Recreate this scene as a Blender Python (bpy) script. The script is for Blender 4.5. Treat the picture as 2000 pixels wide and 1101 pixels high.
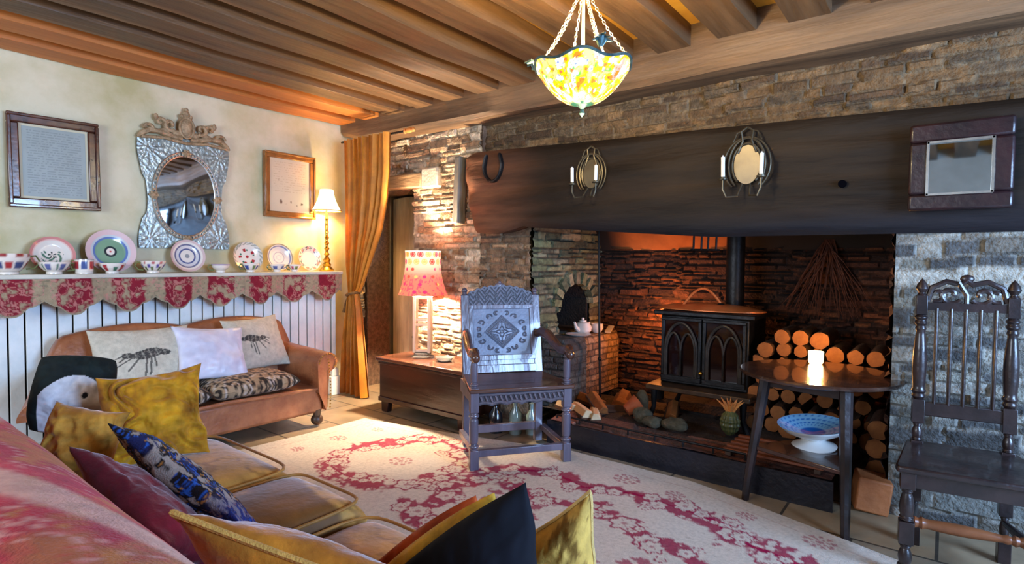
import bpy, bmesh, math, random
import numpy as np
from mathutils import Vector, Matrix, Euler

for _o in list(bpy.data.objects): bpy.data.objects.remove(_o)
SC = bpy.context.scene
COL = SC.collection
R = random.Random(7)
PI = math.pi

# ------------------------------------------------------------------ camera, light, exposure
def S(r, g, b):
    f = lambda c: (c/255/12.92) if c/255 <= .04045 else ((c/255+.055)/1.055)**2.4
    return (f(r), f(g), f(b))
cam_d = bpy.data.cameras.new('camera'); cam = bpy.data.objects.new('camera', cam_d); COL.objects.link(cam)
yaw, pitch, roll = math.radians(37.8), math.radians(-2.17), .0093
fw = Vector((-math.sin(yaw)*math.cos(pitch), math.cos(yaw)*math.cos(pitch), math.sin(pitch)))
r0 = Vector((math.cos(yaw), math.sin(yaw), 0)); u0 = r0.cross(fw)
rr = r0*math.cos(roll)+u0*math.sin(roll); uu = u0*math.cos(roll)-r0*math.sin(roll)
cam.matrix_world = Matrix(((rr.x, uu.x, -fw.x, 0), (rr.y, uu.y, -fw.y, 0), (rr.z, uu.z, -fw.z, 1.25), (0, 0, 0, 1)))
cam_d.sensor_fit = 'HORIZONTAL'; cam_d.sensor_width = 36; cam_d.lens = 36*1096/2000
cam_d.clip_start = .02; cam_d.clip_end = 60
SC.camera = cam
SC.view_settings.view_transform = 'Standard'; SC.view_settings.look = 'None'
SC.view_settings.gamma = 1; SC.view_settings.use_curve_mapping = False
SC.view_settings.exposure = 0.45

w = bpy.data.worlds.new('world'); SC.world = w; w.use_nodes = True
w.node_tree.nodes['Background'].inputs[0].default_value = (.45, .62, 1, 1)
w.node_tree.nodes['Background'].inputs[1].default_value = 1.0

def area(name, loc, rot, sx, sy, power, col):
    d = bpy.data.lights.new(name, 'AREA'); d.shape = 'RECTANGLE'; d.size = sx; d.size_y = sy
    d.energy = power; d.color = col
    o = bpy.data.objects.new(name, d); COL.objects.link(o); o.location = loc; o.rotation_euler = rot
    return o
def point(name, loc, power, col, r=.03):
    d = bpy.data.lights.new(name, 'POINT'); d.energy = power; d.color = col; d.shadow_soft_size = r
    o = bpy.data.objects.new(name, d); COL.objects.link(o); o.location = loc
    return o
# daylight through two assumed windows, both out of view (behind the camera, and in the right wall)
area('assumed_right_window_light', (2.45, 1.75, 1.5), (0, math.radians(90), 0), 1.3, 1.5, 240, (.36, .58, 1))
area('assumed_back_window_light', (-2.2, -1.9, 1.6), (math.radians(90), 0, 0), 2.0, 1.4, 85, (.80, .88, 1))

# ------------------------------------------------------------------ numpy noise
def _hash(ix, iy, seed):
    h = (ix.astype(np.int64)*374761393 + iy.astype(np.int64)*668265263 + seed*1442695041) & 0xffffffff
    h = ((h ^ (h >> 13))*1274126177) & 0xffffffff
    return ((h ^ (h >> 16)) & 0xffff)/65535.0
def vn(x, y, seed=0):
    x = np.asarray(x, float); y = np.asarray(y, float)
    ix = np.floor(x); iy = np.floor(y); fx = x-ix; fy = y-iy
    fx = fx*fx*(3-2*fx); fy = fy*fy*(3-2*fy)
    a = _hash(ix, iy, seed); b = _hash(ix+1, iy, seed); c = _hash(ix, iy+1, seed); d = _hash(ix+1, iy+1, seed)
    return (a*(1-fx)+b*fx)*(1-fy)+(c*(1-fx)+d*fx)*fy
def fbm(x, y, seed=0, o=4):
    s = 0; a = .5; t = 0
    for k in range(o):
        s = s+a*vn(np.asarray(x)*2**k, np.asarray(y)*2**k, seed+k*17); t += a; a *= .5
    return s/t
def sst(a, b, x):
    t = np.clip((x-a)/(b-a), 0, 1); return t*t*(3-2*t)
def mixc(c, d, m):
    m = np.asarray(m)[..., None]; return np.asarray(c)*(1-m)+np.asarray(d)*m

# ------------------------------------------------------------------ materials
MATS = {}
def mat(name, c1, c2=None, scale=6, rough=.6, metal=0, bump=0, bscale=40, stretch=(1, 1, 1), attr=False,
        var=.25, sheen=0, emis=0, ecol=None, spec=.5, lo=.35, hi=.65, trans=0, alpha=1, coat=0):
    if name in MATS: return MATS[name]
    m = bpy.data.materials.new(name); m.use_nodes = True; nt = m.node_tree; N = nt.nodes; L = nt.links
    p = N['Principled BSDF']
    tc = N.new('ShaderNodeTexCoord'); mp = N.new('ShaderNodeMapping'); mp.inputs['Scale'].default_value = stretch
    L.new(tc.outputs['Object'], mp.inputs[0])
    no = N.new('ShaderNodeTexNoise'); no.inputs['Scale'].default_value = scale; no.inputs['Detail'].default_value = 6
    no.inputs['Roughness'].default_value = .6
    L.new(mp.outputs[0], no.inputs['Vector'])
    cr = N.new('ShaderNodeValToRGB'); cr.color_ramp.elements[0].position = lo; cr.color_ramp.elements[1].position = hi
    L.new(no.outputs['Fac'], cr.inputs[0])
    if attr:
        at = N.new('ShaderNodeAttribute'); at.attribute_name = 'Col'
        cr.color_ramp.elements[0].color = (1-var, 1-var, 1-var, 1); cr.color_ramp.elements[1].color = (1+var*.3,)*3+(1,)
        mx = N.new('ShaderNodeMix'); mx.data_type = 'RGBA'; mx.blend_type = 'MULTIPLY'; mx.inputs[0].default_value = 1
        L.new(at.outputs['Color'], mx.inputs[6]); L.new(cr.outputs[0], mx.inputs[7]); out = mx.outputs[2]
    else:
        cr.color_ramp.elements[0].color = tuple(c1)+(1,); cr.color_ramp.elements[1].color = tuple(c2 or c1)+(1,)
        out = cr.outputs[0]
    L.new(out, p.inputs['Base Color'])
    p.inputs['Roughness'].default_value = rough; p.inputs['Metallic'].default_value = metal
    p.inputs['Specular IOR Level'].default_value = spec
    if sheen:
        p.inputs['Sheen Weight'].default_value = sheen; p.inputs['Sheen Roughness'].default_value = .35
    if coat: p.inputs['Coat Weight'].default_value = coat
    if trans: p.inputs['Transmission Weight'].default_value = trans
    if emis:
        p.inputs['Emission Strength'].default_value = emis
        if ecol: p.inputs['Emission Color'].default_value = tuple(ecol)+(1,)
        else: L.new(out, p.inputs['Emission Color'])
    if bump:
        n2 = N.new('ShaderNodeTexNoise'); n2.inputs['Scale'].default_value = bscale; n2.inputs['Detail'].default_value = 5
        L.new(mp.outputs[0], n2.inputs['Vector'])
        bp = N.new('ShaderNodeBump'); bp.inputs['Strength'].default_value = bump; bp.inputs['Distance'].default_value = .02
        L.new(n2.outputs['Fac'], bp.inputs['Height']); L.new(bp.outputs[0], p.inputs['Normal'])
    MATS[name] = m
    return m

# ------------------------------------------------------------------ mesh building
class MB:
    def __init__(s): s.v = []; s.n = 0; s.f = []; s.c = []
    def add(s, v, f, col=None):
        v = np.asarray(v, float).reshape(-1, 3); b = s.n
        s.v.append(v); s.n += len(v)
        s.f.append((np.asarray(f, dtype=np.int64)+b).tolist() if isinstance(f, np.ndarray) else [tuple(i+b for i in q) for q in f])
        c = np.ones((len(v), 3)) if col is None else (np.tile(np.asarray(col, float), (len(v), 1)) if np.ndim(col) == 1 else np.asarray(col).reshape(-1, 3))
        s.c.append(c); return s
    def box(s, x0, x1, y0, y1, z0, z1, col=None):
        v = [(x, y, z) for z in (z0, z1) for y in (y0, y1) for x in (x0, x1)]
        return s.add(v, [(0, 2, 3, 1), (4, 5, 7, 6), (0, 1, 5, 4), (2, 6, 7, 3), (0, 4, 6, 2), (1, 3, 7, 5)], col)
    def obox(s, c, size, Rm=None, col=None, taper=1):
        h = [a/2 for a in size]; v = []
        for z in (-1, 1):
            k = 1 if z < 0 else taper
            for y in (-1, 1):
                for x in (-1, 1):
                    q = Vector((x*h[0]*k, y*h[1]*k, z*h[2]))
                    if Rm is not None: q = Rm @ q
                    v.append(tuple(q+Vector(c)))
        return s.add(v, [(0, 2, 3, 1), (4, 5, 7, 6), (0, 1, 5, 4), (2, 6, 7, 3), (0, 4, 6, 2), (1, 3, 7, 5)], col)
    def tube(s, pts, r, n=8, col=None, closed=False, cap=True, flat=None):
        P = [Vector(p) for p in pts]; m = len(P); rs = r if isinstance(r, (list, tuple)) else [r]*m
        up = Vector((0, 0, 1)); vs = []
        prev = None
        for i, p in enumerate(P):
            a = P[(i-1) % m] if (closed or i > 0) else p; b = P[(i+1) % m] if (closed or i < m-1) else p
            t = (b-a).normalized()
            if prev is None:
                x = t.cross(up if abs(t.z) < .9 else Vector((1, 0, 0))).normalized()
            else:
                x = (prev-t*prev.dot(t)).normalized()
            prev = x; y = t.cross(x)
            for k in range(n):
                an = 2*PI*k/n; q = x*math.cos(an)*rs[i]+y*math.sin(an)*rs[i]*(flat or 1); vs.append(tuple(p+q))
        f = []
        for i in range(m if closed else m-1):
            j = (i+1) % m
            for k in range(n):
                l = (k+1) % n; f.append((i*n+k, i*n+l, j*n+l, j*n+k))
        if cap and not closed:
            f.append(tuple(range(n-1, -1, -1))); f.append(tuple((m-1)*n+k for k in range(n)))
        return s.add(vs, f, col)
    def lathe(s, prof, n=20, c=(0, 0, 0), M=None, col=None, cols=None, caps=True):
        vs = []; cc = []
        for i, (r, z) in enumerate(prof):
            for k in range(n):
                a = 2*PI*k/n; q = Vector((r*math.cos(a), r*math.sin(a), z))
                if M is not None: q = M @ q
                vs.append(tuple(q+Vector(c)))
                if cols is not None: cc.append(cols[i] if not callable(cols) else cols(r, a, z))
        f = []
        for i in range(len(prof)-1):
            for k in range(n):
                l = (k+1) % n; f.append((i*n+k, i*n+l, (i+1)*n+l, (i+1)*n+k))
        if caps and prof[0][0] > 1e-4: f.append(tuple(range(n-1, -1, -1)))
        if caps and prof[-1][0] > 1e-4: f.append(tuple((len(prof)-1)*n+k for k in range(n)))
        return s.add(vs, f, np.array(cc) if cols is not None else col)
    def sheet(s, P, cu=False, cv=False, col=None, mask=None, flip=False):
        P = np.asarray(P); nu, nv = P.shape[:2]
        I = np.arange(nu*nv).reshape(nu, nv)
        if cu: I = np.vstack([I, I[:1]])
        if cv: I = np.hstack([I, I[:, :1]])
        a = I[:-1, :-1].ravel(); b = I[1:, :-1].ravel(); c = I[1:, 1:].ravel(); d = I[:-1, 1:].ravel()
        F = np.stack([a, d, c, b] if flip else [a, b, c, d], 1)
        if mask is not None:
            m = mask.ravel(); F = F[m[F].all(1)]
        if col is not None and np.ndim(col) == 3: col = np.asarray(col).reshape(-1, 3)
        return s.add(P.reshape(-1, 3), F, col)
    def prism(s, poly, h, M=None, col=None, z0=0):
        n = len(poly); vs = []
        for z in (z0, z0+h):
            for (x, y) in poly:
                q = Vector((x, y, z)); q = M @ q if M is not None else q; vs.append(tuple(q))
        f = [tuple(range(n-1, -1, -1)), tuple(range(n, 2*n))]+[(i, (i+1) % n, n+(i+1) % n, n+i) for i in range(n)]
        return s.add(vs, f, col)
    def ball(s, c, r, sc=(1, 1, 1), n=12, M=None, col=None):
        m = n//2+1; vs = []
        for i in range(m+1):
            th = PI*i/m
            for k in range(n):
                a = 2*PI*k/n
                q = Vector((math.sin(th)*math.cos(a)*r*sc[0], math.sin(th)*math.sin(a)*r*sc[1], -math.cos(th)*r*sc[2]))
                if M is not None: q = M @ q
                vs.append(tuple(q+Vector(c)))
        f = []
        for i in range(m):
            for k in range(n):
                l = (k+1) % n; f.append((i*n+k, i*n+l, (i+1)*n+l, (i+1)*n+k))
        return s.add(vs, f, col)

def frame_of(n, up=(0, 0, 1)):
    """rotation whose local z is n and local y is close to up"""
    n = Vector(n).normalized(); u = Vector(up); x = u.cross(n).normalized(); y = n.cross(x)
    return Matrix((x, y, n)).transposed().to_3x3()

def link(name, mb, m, off, bevel=0, smooth=35, sub=0):
    v = np.vstack(mb.v)-np.array(off); me = bpy.data.meshes.new(name)
    F = [q for g in mb.f for q in g]
    me.from_pydata(v.tolist(), [], F)
    a = me.color_attributes.new('Col', 'FLOAT_COLOR', 'POINT')
    c = np.ones((len(v), 4)); c[:, :3] = np.vstack(mb.c); a.data.foreach_set('color', c.ravel())
    me.materials.append(m)
    if smooth:
        me.polygons.foreach_set('use_smooth', [True]*len(me.polygons))
        me.update()
        try: me.set_sharp_from_angle(angle=math.radians(smooth))
        except Exception: pass
    me.validate(); me.update()
    o = bpy.data.objects.new(name, me); COL.objects.link(o)
    if bevel:
        b = o.modifiers.new('bevel', 'BEVEL'); b.width = bevel; b.segments = 2; b.limit_method = 'ANGLE'; b.angle_limit = math.radians(40)
    if sub:
        q = o.modifiers.new('sub', 'SUBSURF'); q.levels = sub; q.render_levels = sub
    return o
def tag(o, label=None, cat=None, group=None, kind=None):
    if label: o['label'] = label
    if cat: o['category'] = cat
    if group: o['group'] = group
    if kind: o['kind'] = kind
    return o
def thing(name, loc, label, cat, group=None, rz=0, rot=None):
    o = bpy.data.objects.new(name, None); COL.objects.link(o); o.empty_display_size = .05
    o.location = loc; o.rotation_euler = rot if rot is not None else (0, 0, rz)
    return tag(o, label, cat, group)
def wloc(o):
    v = Vector(o.location)
    while o.parent: o = o.parent; v += Vector(o.location)
    return v
def part(name, mb, m, parent, local=False, label=None, **k):
    """local: verts are in the parent's frame; else they are world coordinates (unrotated parents only)"""
    o = link(name, mb, m, (0, 0, 0) if local else wloc(parent), **k)
    o.parent = parent
    if label: o['label'] = label
    return o
def single(name, mb, m, label, cat, group=None, kind=None, loc=None, **k):
    """a top-level thing that is one mesh, built in world coordinates; its origin goes to its base"""
    v = np.vstack(mb.v); mn, mx = v.min(0), v.max(0)
    off = ((mn[0]+mx[0])/2, (mn[1]+mx[1])/2, mn[2]) if loc is None else loc
    o = link(name, mb, m, off, **k); o.location = off
    return tag(o, label, cat, group, kind)
def struct(name, mb, m, parent=None, **k):
    if parent is not None: return part(name, mb, m, parent, **k)
    o = link(name, mb, m, (0, 0, 0), **k); o['kind'] = 'structure'; return o
def copy_tree(o, parent=None):
    c = o.copy(); COL.objects.link(c)
    if parent is not None: c.parent = parent
    for ch in list(o.children): copy_tree(ch, c)
    return c

# ------------------------------------------------------------------ common materials
M_oak = mat('dark_oak', S(52, 36, 26), S(88, 62, 42), 9, .42, bump=.25, bscale=25, stretch=(1, 1, .12))
M_oakx = mat('dark_oak_x', S(50, 33, 24), S(84, 57, 38), 9, .38, bump=.2, bscale=25, stretch=(.12, 1, 1))
M_brass = mat('brass', S(190, 150, 60), S(220, 185, 90), 8, .25, 1)
M_iron = mat('iron', S(20, 20, 22), S(38, 36, 36), 20, .5, .6, bump=.2)
M_white = mat('painted_white', S(205, 212, 210), S(225, 228, 226), 5, .5, bump=.1)
M_pot = mat('glazed', None, attr=True, c2=None, rough=.15, var=.05) if False else mat('glazed', (1, 1, 1), attr=True, rough=.15, var=.05, coat=.4)
M_cloth = mat('painted_cloth', (1, 1, 1), attr=True, rough=.9, var=.2, scale=30, bump=.3, bscale=220, sheen=.06, spec=.25)
M_velvet = mat('velvet', (1, 1, 1), attr=True, rough=.75, var=.35, scale=14, bump=.15, bscale=60, sheen=.35, spec=.25)
M_blackv = mat('black_velvet', (1, 1, 1), attr=True, rough=.8, var=.3, scale=14, sheen=.04, spec=.2)
M_rock = mat('rubble', (1, 1, 1), attr=True, rough=.88, var=.45, scale=26, bump=.7, bscale=70)
M_print = mat('painted_paper', (1, 1, 1), attr=True, rough=.7, var=.05)

# ------------------------------------------------------------------ rubble masonry
def rubble(mb, P0, U, V, N, wd, ht, seed, cell=.013, hc=(.02, .062), wc=(.06, .40), depth=.018, pal=None, mortar=None,
           mask=None, rough=.012, wob=.032):
    rs = np.random.RandomState(seed)
    nu, nv = int(wd/cell)+1, int(ht/cell)+1
    u = np.linspace(0, wd, nu)[:, None]*np.ones((1, nv)); v = np.ones((nu, 1))*np.linspace(0, ht, nv)[None]
    vv = v+wob*(fbm(u*2.2, v*.8, seed)-.5)*2+.016*(fbm(u*9, v*7, seed+3, 2)-.5)
    uuu = u+.05*(fbm(u*7, v*14, seed+5, 2)-.5)
    ed = [-.12]
    while ed[-1] < ht+.15: ed.append(ed[-1]+rs.uniform(*hc)*(1.6 if rs.rand() < .15 else 1))
    ed = np.array(ed); j = np.clip(np.searchsorted(ed, vv)-1, 0, len(ed)-2)
    dv = np.minimum(vv-ed[j], ed[j+1]-vv)
    H = np.zeros_like(u); Cc = np.zeros(u.shape+(3,)); pal = np.array(pal)
    for c in range(len(ed)-1):
        m = j == c
        if not m.any(): continue
        b = [-rs.uniform(0, .3)]
        while b[-1] < wd+.5: b.append(b[-1]+rs.uniform(*wc)*(ed[c+1]-ed[c])/.05*.6+.04)
        b = np.array(b); um = uuu[m]; k = np.clip(np.searchsorted(b, um)-1, 0, len(b)-2)
        du = np.minimum(um-b[k], b[k+1]-um)
        e = np.minimum(dv[m], du)
        off = rs.uniform(-rough, rough, len(b)); tilt = rs.uniform(-.3, .3, len(b))
        ci = rs.randint(0, len(pal), len(b)); br = rs.uniform(.65, 1.25, len(b))
        g = sst(.001, .009, e)
        H[m] = g*(depth+off[k]+tilt[k]*(vv[m]-ed[c]))
        Cc[m] = mixc(np.array(mortar), pal[ci[k]]*br[k][:, None], g)
    H = H+.006*(fbm(u*25, v*40, seed+9)-.5)
    Cc = Cc*(.8+.4*fbm(u*6, v*10, seed+11))[..., None]
    P = np.array(P0)+u[..., None]*np.array(U)+v[..., None]*np.array(V)+H[..., None]*np.array(N)
    mk = None if mask is None else mask(u, v)
    fl = np.dot(np.cross(U, V), N) < 0
    mb.sheet(P, col=Cc, mask=mk, flip=fl)

PW = [S(146, 114, 84), S(118, 92, 68), S(168, 136, 102), S(134, 108, 84), S(100, 80, 60)]
PG = [S(116, 118, 80), S(136, 134, 96), S(92, 96, 70), S(146, 140, 108), S(120, 112, 84)]
PB = [S(104, 58, 34), S(82, 44, 28), S(126, 74, 42), S(68, 40, 30), S(96, 58, 40)]
PL = [S(108, 108, 100), S(144, 142, 128), S(80, 80, 78), S(164, 160, 146), S(124, 118, 106)]

# ------------------------------------------------------------------ shell
M_plaster = mat('plaster', S(176, 168, 124), S(210, 202, 174), 2.2, .9, bump=.15, bscale=14, lo=.3, hi=.62)
M_plaster2 = mat('plaster_plain', S(170, 165, 150), S(190, 185, 170), 3, .9)
M_ceil = mat('ceiling_ochre', S(206, 140, 40), S(228, 170, 60), 3, .8, bump=.1)
M_floor = bpy.data.materials.new('flagstones'); M_floor.use_nodes = True
nt = M_floor.node_tree; p = nt.nodes['Principled BSDF']; bk = nt.nodes.new('ShaderNodeTexBrick'); tc = nt.nodes.new('ShaderNodeTexCoord')
nt.links.new(tc.outputs['Object'], bk.inputs['Vector'])
bk.inputs['Scale'].default_value = 1; bk.inputs['Brick Width'].default_value = .62; bk.inputs['Row Height'].default_value = .42
bk.inputs['Mortar Size'].default_value = .008; bk.inputs['Mortar Smooth'].default_value = .3
bk.inputs['Color1'].default_value = S(150, 128, 98)+(1,); bk.inputs['Color2'].default_value = S(122, 108, 88)+(1,); bk.inputs['Mortar'].default_value = S(62, 54, 44)+(1,)
nn = nt.nodes.new('ShaderNodeTexNoise'); nn.inputs['Scale'].default_value = 7; nn.inputs['Detail'].default_value = 6
nt.links.new(tc.outputs['Object'], nn.inputs['Vector'])
mx = nt.nodes.new('ShaderNodeMix'); mx.data_type = 'RGBA'; mx.blend_type = 'MULTIPLY'; mx.inputs[0].default_value = .6
nt.links.new(bk.outputs['Color'], mx.inputs[6]); nt.links.new(nn.outputs['Fac'], mx.inputs[7]); 
mul = nt.nodes.new('ShaderNodeMix'); mul.data_type = 'RGBA'; mul.blend_type = 'MULTIPLY'; mul.inputs[0].default_value = 1; mul.inputs[7].default_value = (1.5, 1.5, 1.5, 1)
nt.links.new(mx.outputs[2], mul.inputs[6]); nt.links.new(mul.outputs[2], p.inputs['Base Color']); p.inputs['Roughness'].default_value = .42
bp = nt.nodes.new('ShaderNodeBump'); bp.inputs['Strength'].default_value = .4; bp.inputs['Distance'].default_value = .01
nt.links.new(nn.outputs['Fac'], bp.inputs['Height']); nt.links.new(bp.outputs[0], p.inputs['Normal'])

XW, XR, YB, YF = -4.62, 2.55, -2.0, 3.5
b = MB(); b.box(XW-.1, XR+.1, YB-.1, 4.7, -.1, 0); struct('floor', b, M_floor, smooth=0)
b = MB(); b.box(XW-.1, XR+.1, YB-.1, 4.7, 2.63, 2.75); struct('ceiling', b, M_ceil, smooth=0)
# left plaster wall: gently uneven sheet in front of a solid backing
b = MB()
ys = np.linspace(YB, 4.0, 160); zs = np.linspace(0, 2.65, 70)
Yg, Zg = np.meshgrid(ys, zs, indexing='ij')
b.sheet(np.stack([XW+.012*(fbm(Yg*1.5, Zg*1.5, 4)-.5), Yg, Zg], -1))
b.box(XW-.15, XW-.03, YB-.1, 4.7, 0, 2.65)
struct('wall_left', b, M_plaster)
# back wall (behind the camera) and right wall, each with an assumed, unseen window opening for the daylight
def wall_with_hole(fixed, lo, hi, a0, a1, h0, h1, axis):
    b = MB()
    for (p0, p1, q0, q1) in ((lo, a0, 0, 2.65), (a1, hi, 0, 2.65), (a0, a1, 0, h0), (a0, a1, h1, 2.65)):
        if axis == 'x': b.box(fixed, fixed+.15, p0, p1, q0, q1)
        else: b.box(p0, p1, fixed-.15, fixed, q0, q1)
    return b
struct('wall_right', wall_with_hole(XR, YB, 4.7, 1.0, 2.5, .85, 2.15, 'x'), M_plaster2, smooth=0)
struct('wall_back', wall_with_hole(YB, XW, XR, -3.3, -1.1, .85, 2.35, 'y'), M_plaster2, smooth=0)
b = MB()
for y in (1.0, 1.48, 1.98, 2.46): b.box(XR+.05, XR+.09, y, y+.04, .85, 2.15)
for z in (.85, 1.48, 2.11): b.box(XR+.05, XR+.09, 1.0, 2.5, z, z+.04)
struct('window_assumed_1', b, M_white, smooth=0)
b = MB()
for x in np.linspace(-3.3, -1.14, 5): b.box(x, x+.04, YB-.09, YB-.05, .85, 2.35)
for z in (.85, 1.58, 2.31): b.box(-3.3, -1.1, YB-.09, YB-.05, z, z+.04)
struct('window_assumed_2', b, M_white, smooth=0)

# fireplace wall: rubble stone left of the hearth with the doorway recess
FY = 3.46
mort = S(120, 104, 84)
def mask_door(u, v):
    x = u-4.62
    return ~((x > -4.5) & (x < -3.80) & (v < 1.88))
b = MB(); rubble(b, (-4.62, FY, 0), (1, 0, 0), (0, 0, 1), (0, -1, 0), 1.62, 2.65, 11, pal=PW[:3]+[S(196, 178, 152), S(182, 162, 136), S(206, 188, 160)], mortar=S(178, 158, 128), mask=mask_door, hc=(.022, .065))
rubble(b, (-3.0, FY, 0), (1, 0, 0), (0, 0, 1), (0, -1, 0), .5, 1.7, 12, pal=PW, mortar=mort)
b.box(-3.80, -3.02, FY+.03, FY+.3, 0, 2.65, S(120, 95, 75)); b.box(-3.03, -2.56, FY+.03, FY+.3, 0, 1.68, S(120, 95, 75))
b.box(-4.62, -3.80, FY+.03, FY+.3, 1.885, 2.65, S(120, 95, 75))
b.box(-4.62, -4.5, FY+.03, FY+.3, 0, 1.9, S(120, 95, 75))
struct('wall_fireplace', b, M_rock)
# recess behind the curtain: rough plaster cheeks and a plank door with a rounded head
b = MB()
zz = np.linspace(0, 1.95, 60); tt = np.linspace(0, 1, 40)
T, Z = np.meshgrid(tt, zz, indexing='ij')
b.sheet(np.stack([-3.80+0*T+.02*(fbm(T*4, Z*4, 3)-.5), FY+.02+T*.6, Z], -1), col=S(150, 120, 92))
b.box(-4.6, -3.7, FY+.62, FY+.7, 0, 1.95, S(70, 58, 48)); b.box(-4.6, -3.7, FY+.03, FY+.7, 1.9, 1.97, S(80, 64, 50))
struct('wall_recess', b, mat('recess_plaster', (1, 1, 1), attr=True, rough=.9, var=.35, scale=5, bump=.5, bscale=18))
b = MB()
n = 30
for i, (z0, z1) in enumerate([(0, 1)]):
    s_ = np.linspace(0, 1, 44); z = np.linspace(0, 1.86, 60); Sg, Zg = np.meshgrid(s_, z, indexing='ij')
    # curved plank door leaf standing in the recess, planks as grooves
    gx = -4.52+Sg*.60; gy = FY+.36-.10*Sg-.05*np.sin(Sg*PI)
    gr = np.abs(((Sg*5) % 1)-.5)*2
    gy = gy+.006*sst(.85, 1, gr)
    top = 1.86-.10*np.clip((Sg-.62)/.38, 0, 1)**2.2
    Zc = np.minimum(Zg, top)
    cc = mixc(S(190, 160, 132), S(140, 146, 150), np.clip((Zc-.9)/.9, 0, 1)*.9)*(.72+.5*fbm(Sg*14, Zg*2.5, 8))[..., None]
    b.sheet(np.stack([gx, gy, Zc], -1), col=cc)
    b.sheet(np.stack([gx+.01, gy+.05, Zc], -1), col=cc*.7, flip=True)
    b.box(-3.935, -3.915, FY+.26, FY+.31, 0, 1.75, S(60, 56, 54))
dd = struct('door_1', b, mat('door_wood', (1, 1, 1), attr=True, rough=.7, var=.3, scale=12, bump=.3, stretch=(1, 1, .2)))
# tan timber over the recess
b = MB(); b.obox((-4.02, FY-.01, 1.955), (.72, .10, .125), Euler((0, .015, 0)).to_matrix())
single('door_lintel_timber', b, mat('pale_timber', S(150, 118, 80), S(182, 148, 104), 10, .7, bump=.4, stretch=(.2, 1, 1)),
       'pale tan timber bridging the recess behind the gold curtain', 'timber', bevel=.012)
b = MB(); b.obox((-3.55, FY-.02, 1.96), (.2, .09, .17))
single('dressed_stone', b, mat('pale_stone', S(186, 172, 150), S(206, 194, 172), 10, .85, bump=.4),
       'pale squared stone in the wall just left of the fireplace lintel', 'stone', bevel=.014)
b = MB(); b.obox((-3.17, 3.38, 1.82), (.06, .10, .54), Euler((0, .05, 0)).to_matrix())
single('timber_wedge', b, mat('grey_timber', S(92, 88, 80), S(120, 114, 102), 12, .75, bump=.4, stretch=(1, 1, .2)),
       'narrow weathered grey upright board against the left end of the lintel', 'board', bevel=.01)
# stone band above the lintel
b = MB(); rubble(b, (-3.05, 3.54, 1.9), (1, 0, 0), (0, 0, 1), (0, -1, 0), 5.6, .75, 21, pal=[S(112, 84, 52), S(92, 68, 44), S(128, 98, 64), S(104, 84, 60)], mortar=S(124, 104, 76), hc=(.03, .07), wc=(.08, .4))
b.box(-3.05, 2.55, 3.57, 3.8, 1.9, 2.65, S(110, 90, 70)); struct('wall_above_fireplace', b, M_rock)
# right jamb, whitewashed stone
b = MB(); rubble(b, (-.205, 3.36, 0), (1, 0, 0), (0, 0, 1), (0, -1, 0), 2.75, 1.55, 31, pal=PL, mortar=S(150, 146, 134), depth=.016, hc=(.03, .09), wc=(.06, .3), cell=.014, wob=.06)
rubble(b, (-.205, 3.36, 0), (0, 1, 0), (0, 0, 1), (-1, 0, 0), 1.2, 1.55, 32, pal=PB, mortar=S(90, 70, 56), cell=.02)
b.box(-.18, 2.55, 3.39, 4.6, 0, 1.95, S(120, 116, 110)); struct('wall_jamb', b, M_rock)
# inglenook: left cheek with bread oven opening, back wall, plastered smoke hood
def mask_oven(u, v):
    y = 3.46+u; z = v
    yc = 4.08; a = .25
    return ~((np.abs(y-yc) < a) & (z > .67) & (z < .90+.165*np.sqrt(np.clip(1-((y-yc)/a)**2, 0, 1))))
b = MB(); rubble(b, (-2.5, 3.46, 0), (0, 1, 0), (0, 0, 1), (1, 0, 0), 1.12, 1.97, 41, pal=PG, mortar=S(62, 60, 46), mask=mask_oven, hc=(.03, .07), cell=.012)
b.box(-2.56, -2.53, FY, 3.82, 0, 1.97, S(60, 56, 44)); b.box(-2.56, -2.53, 4.34, 4.6, 0, 1.97, S(60, 56, 44)); b.box(-2.56, -2.53, 3.8, 4.36, 0, .65, S(60, 56, 44)); b.box(-2.56, -2.53, 3.8, 4.36, 1.08, 1.97, S(60, 56, 44))
# arch stones round the oven mouth
for k in range(9):
    a = PI*(.04+.92*k/8); yy = 4.08-.305*math.cos(a); z = .885+.225*math.sin(a)
    b.obox((-2.49, yy, z), (.07, .052+.012*R.random(), .10), Euler((math.atan2(math.cos(a), math.sin(a))*-1*-1, 0, 0)).to_matrix(), np.array(PG[k % 5])*1.1)
# oven chamber
s_ = np.linspace(0, PI, 24); dpt = np.linspace(0, .55, 8); A, D = np.meshgrid(s_, dpt, indexing='ij')
sc = 1-.25*(D/.55)**2
b.sheet(np.stack([-2.5-D, 4.08-.26*np.cos(A)*sc, .88+.19*np.sin(A)*sc], -1), col=S(34, 32, 30), flip=True)
b.box(-3.1, -3.02, 3.75, 4.4, .6, 1.1, S(24, 22, 20)); b.box(-3.05, -2.5, 3.78, 4.38, .63, .67, S(60, 54, 44))
for y in (3.80, 4.34): b.box(-3.05, -2.52, y-.02, y+.02, .66, .92, S(36, 34, 30))
struct('wall_hearth_left', b, M_rock)
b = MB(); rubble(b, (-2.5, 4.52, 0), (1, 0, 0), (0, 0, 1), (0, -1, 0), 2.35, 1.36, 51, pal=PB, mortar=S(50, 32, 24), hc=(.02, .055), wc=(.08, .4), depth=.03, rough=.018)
Pk, Ck = b.v[0], b.c[0]
soot_shade = sst(-1.30, -1.12, Pk[:, 0])*sst(-.50, -.95, Pk[:, 0])+.55*sst(1.0, 1.36, Pk[:, 2])*sst(-1.3, -1.1, Pk[:, 0])+.6*sst(-1.95, -2.3, Pk[:, 0])*sst(.6, 1.1, Pk[:, 2])  # soot with shade painted in: right of the flue, top and upper left
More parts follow.
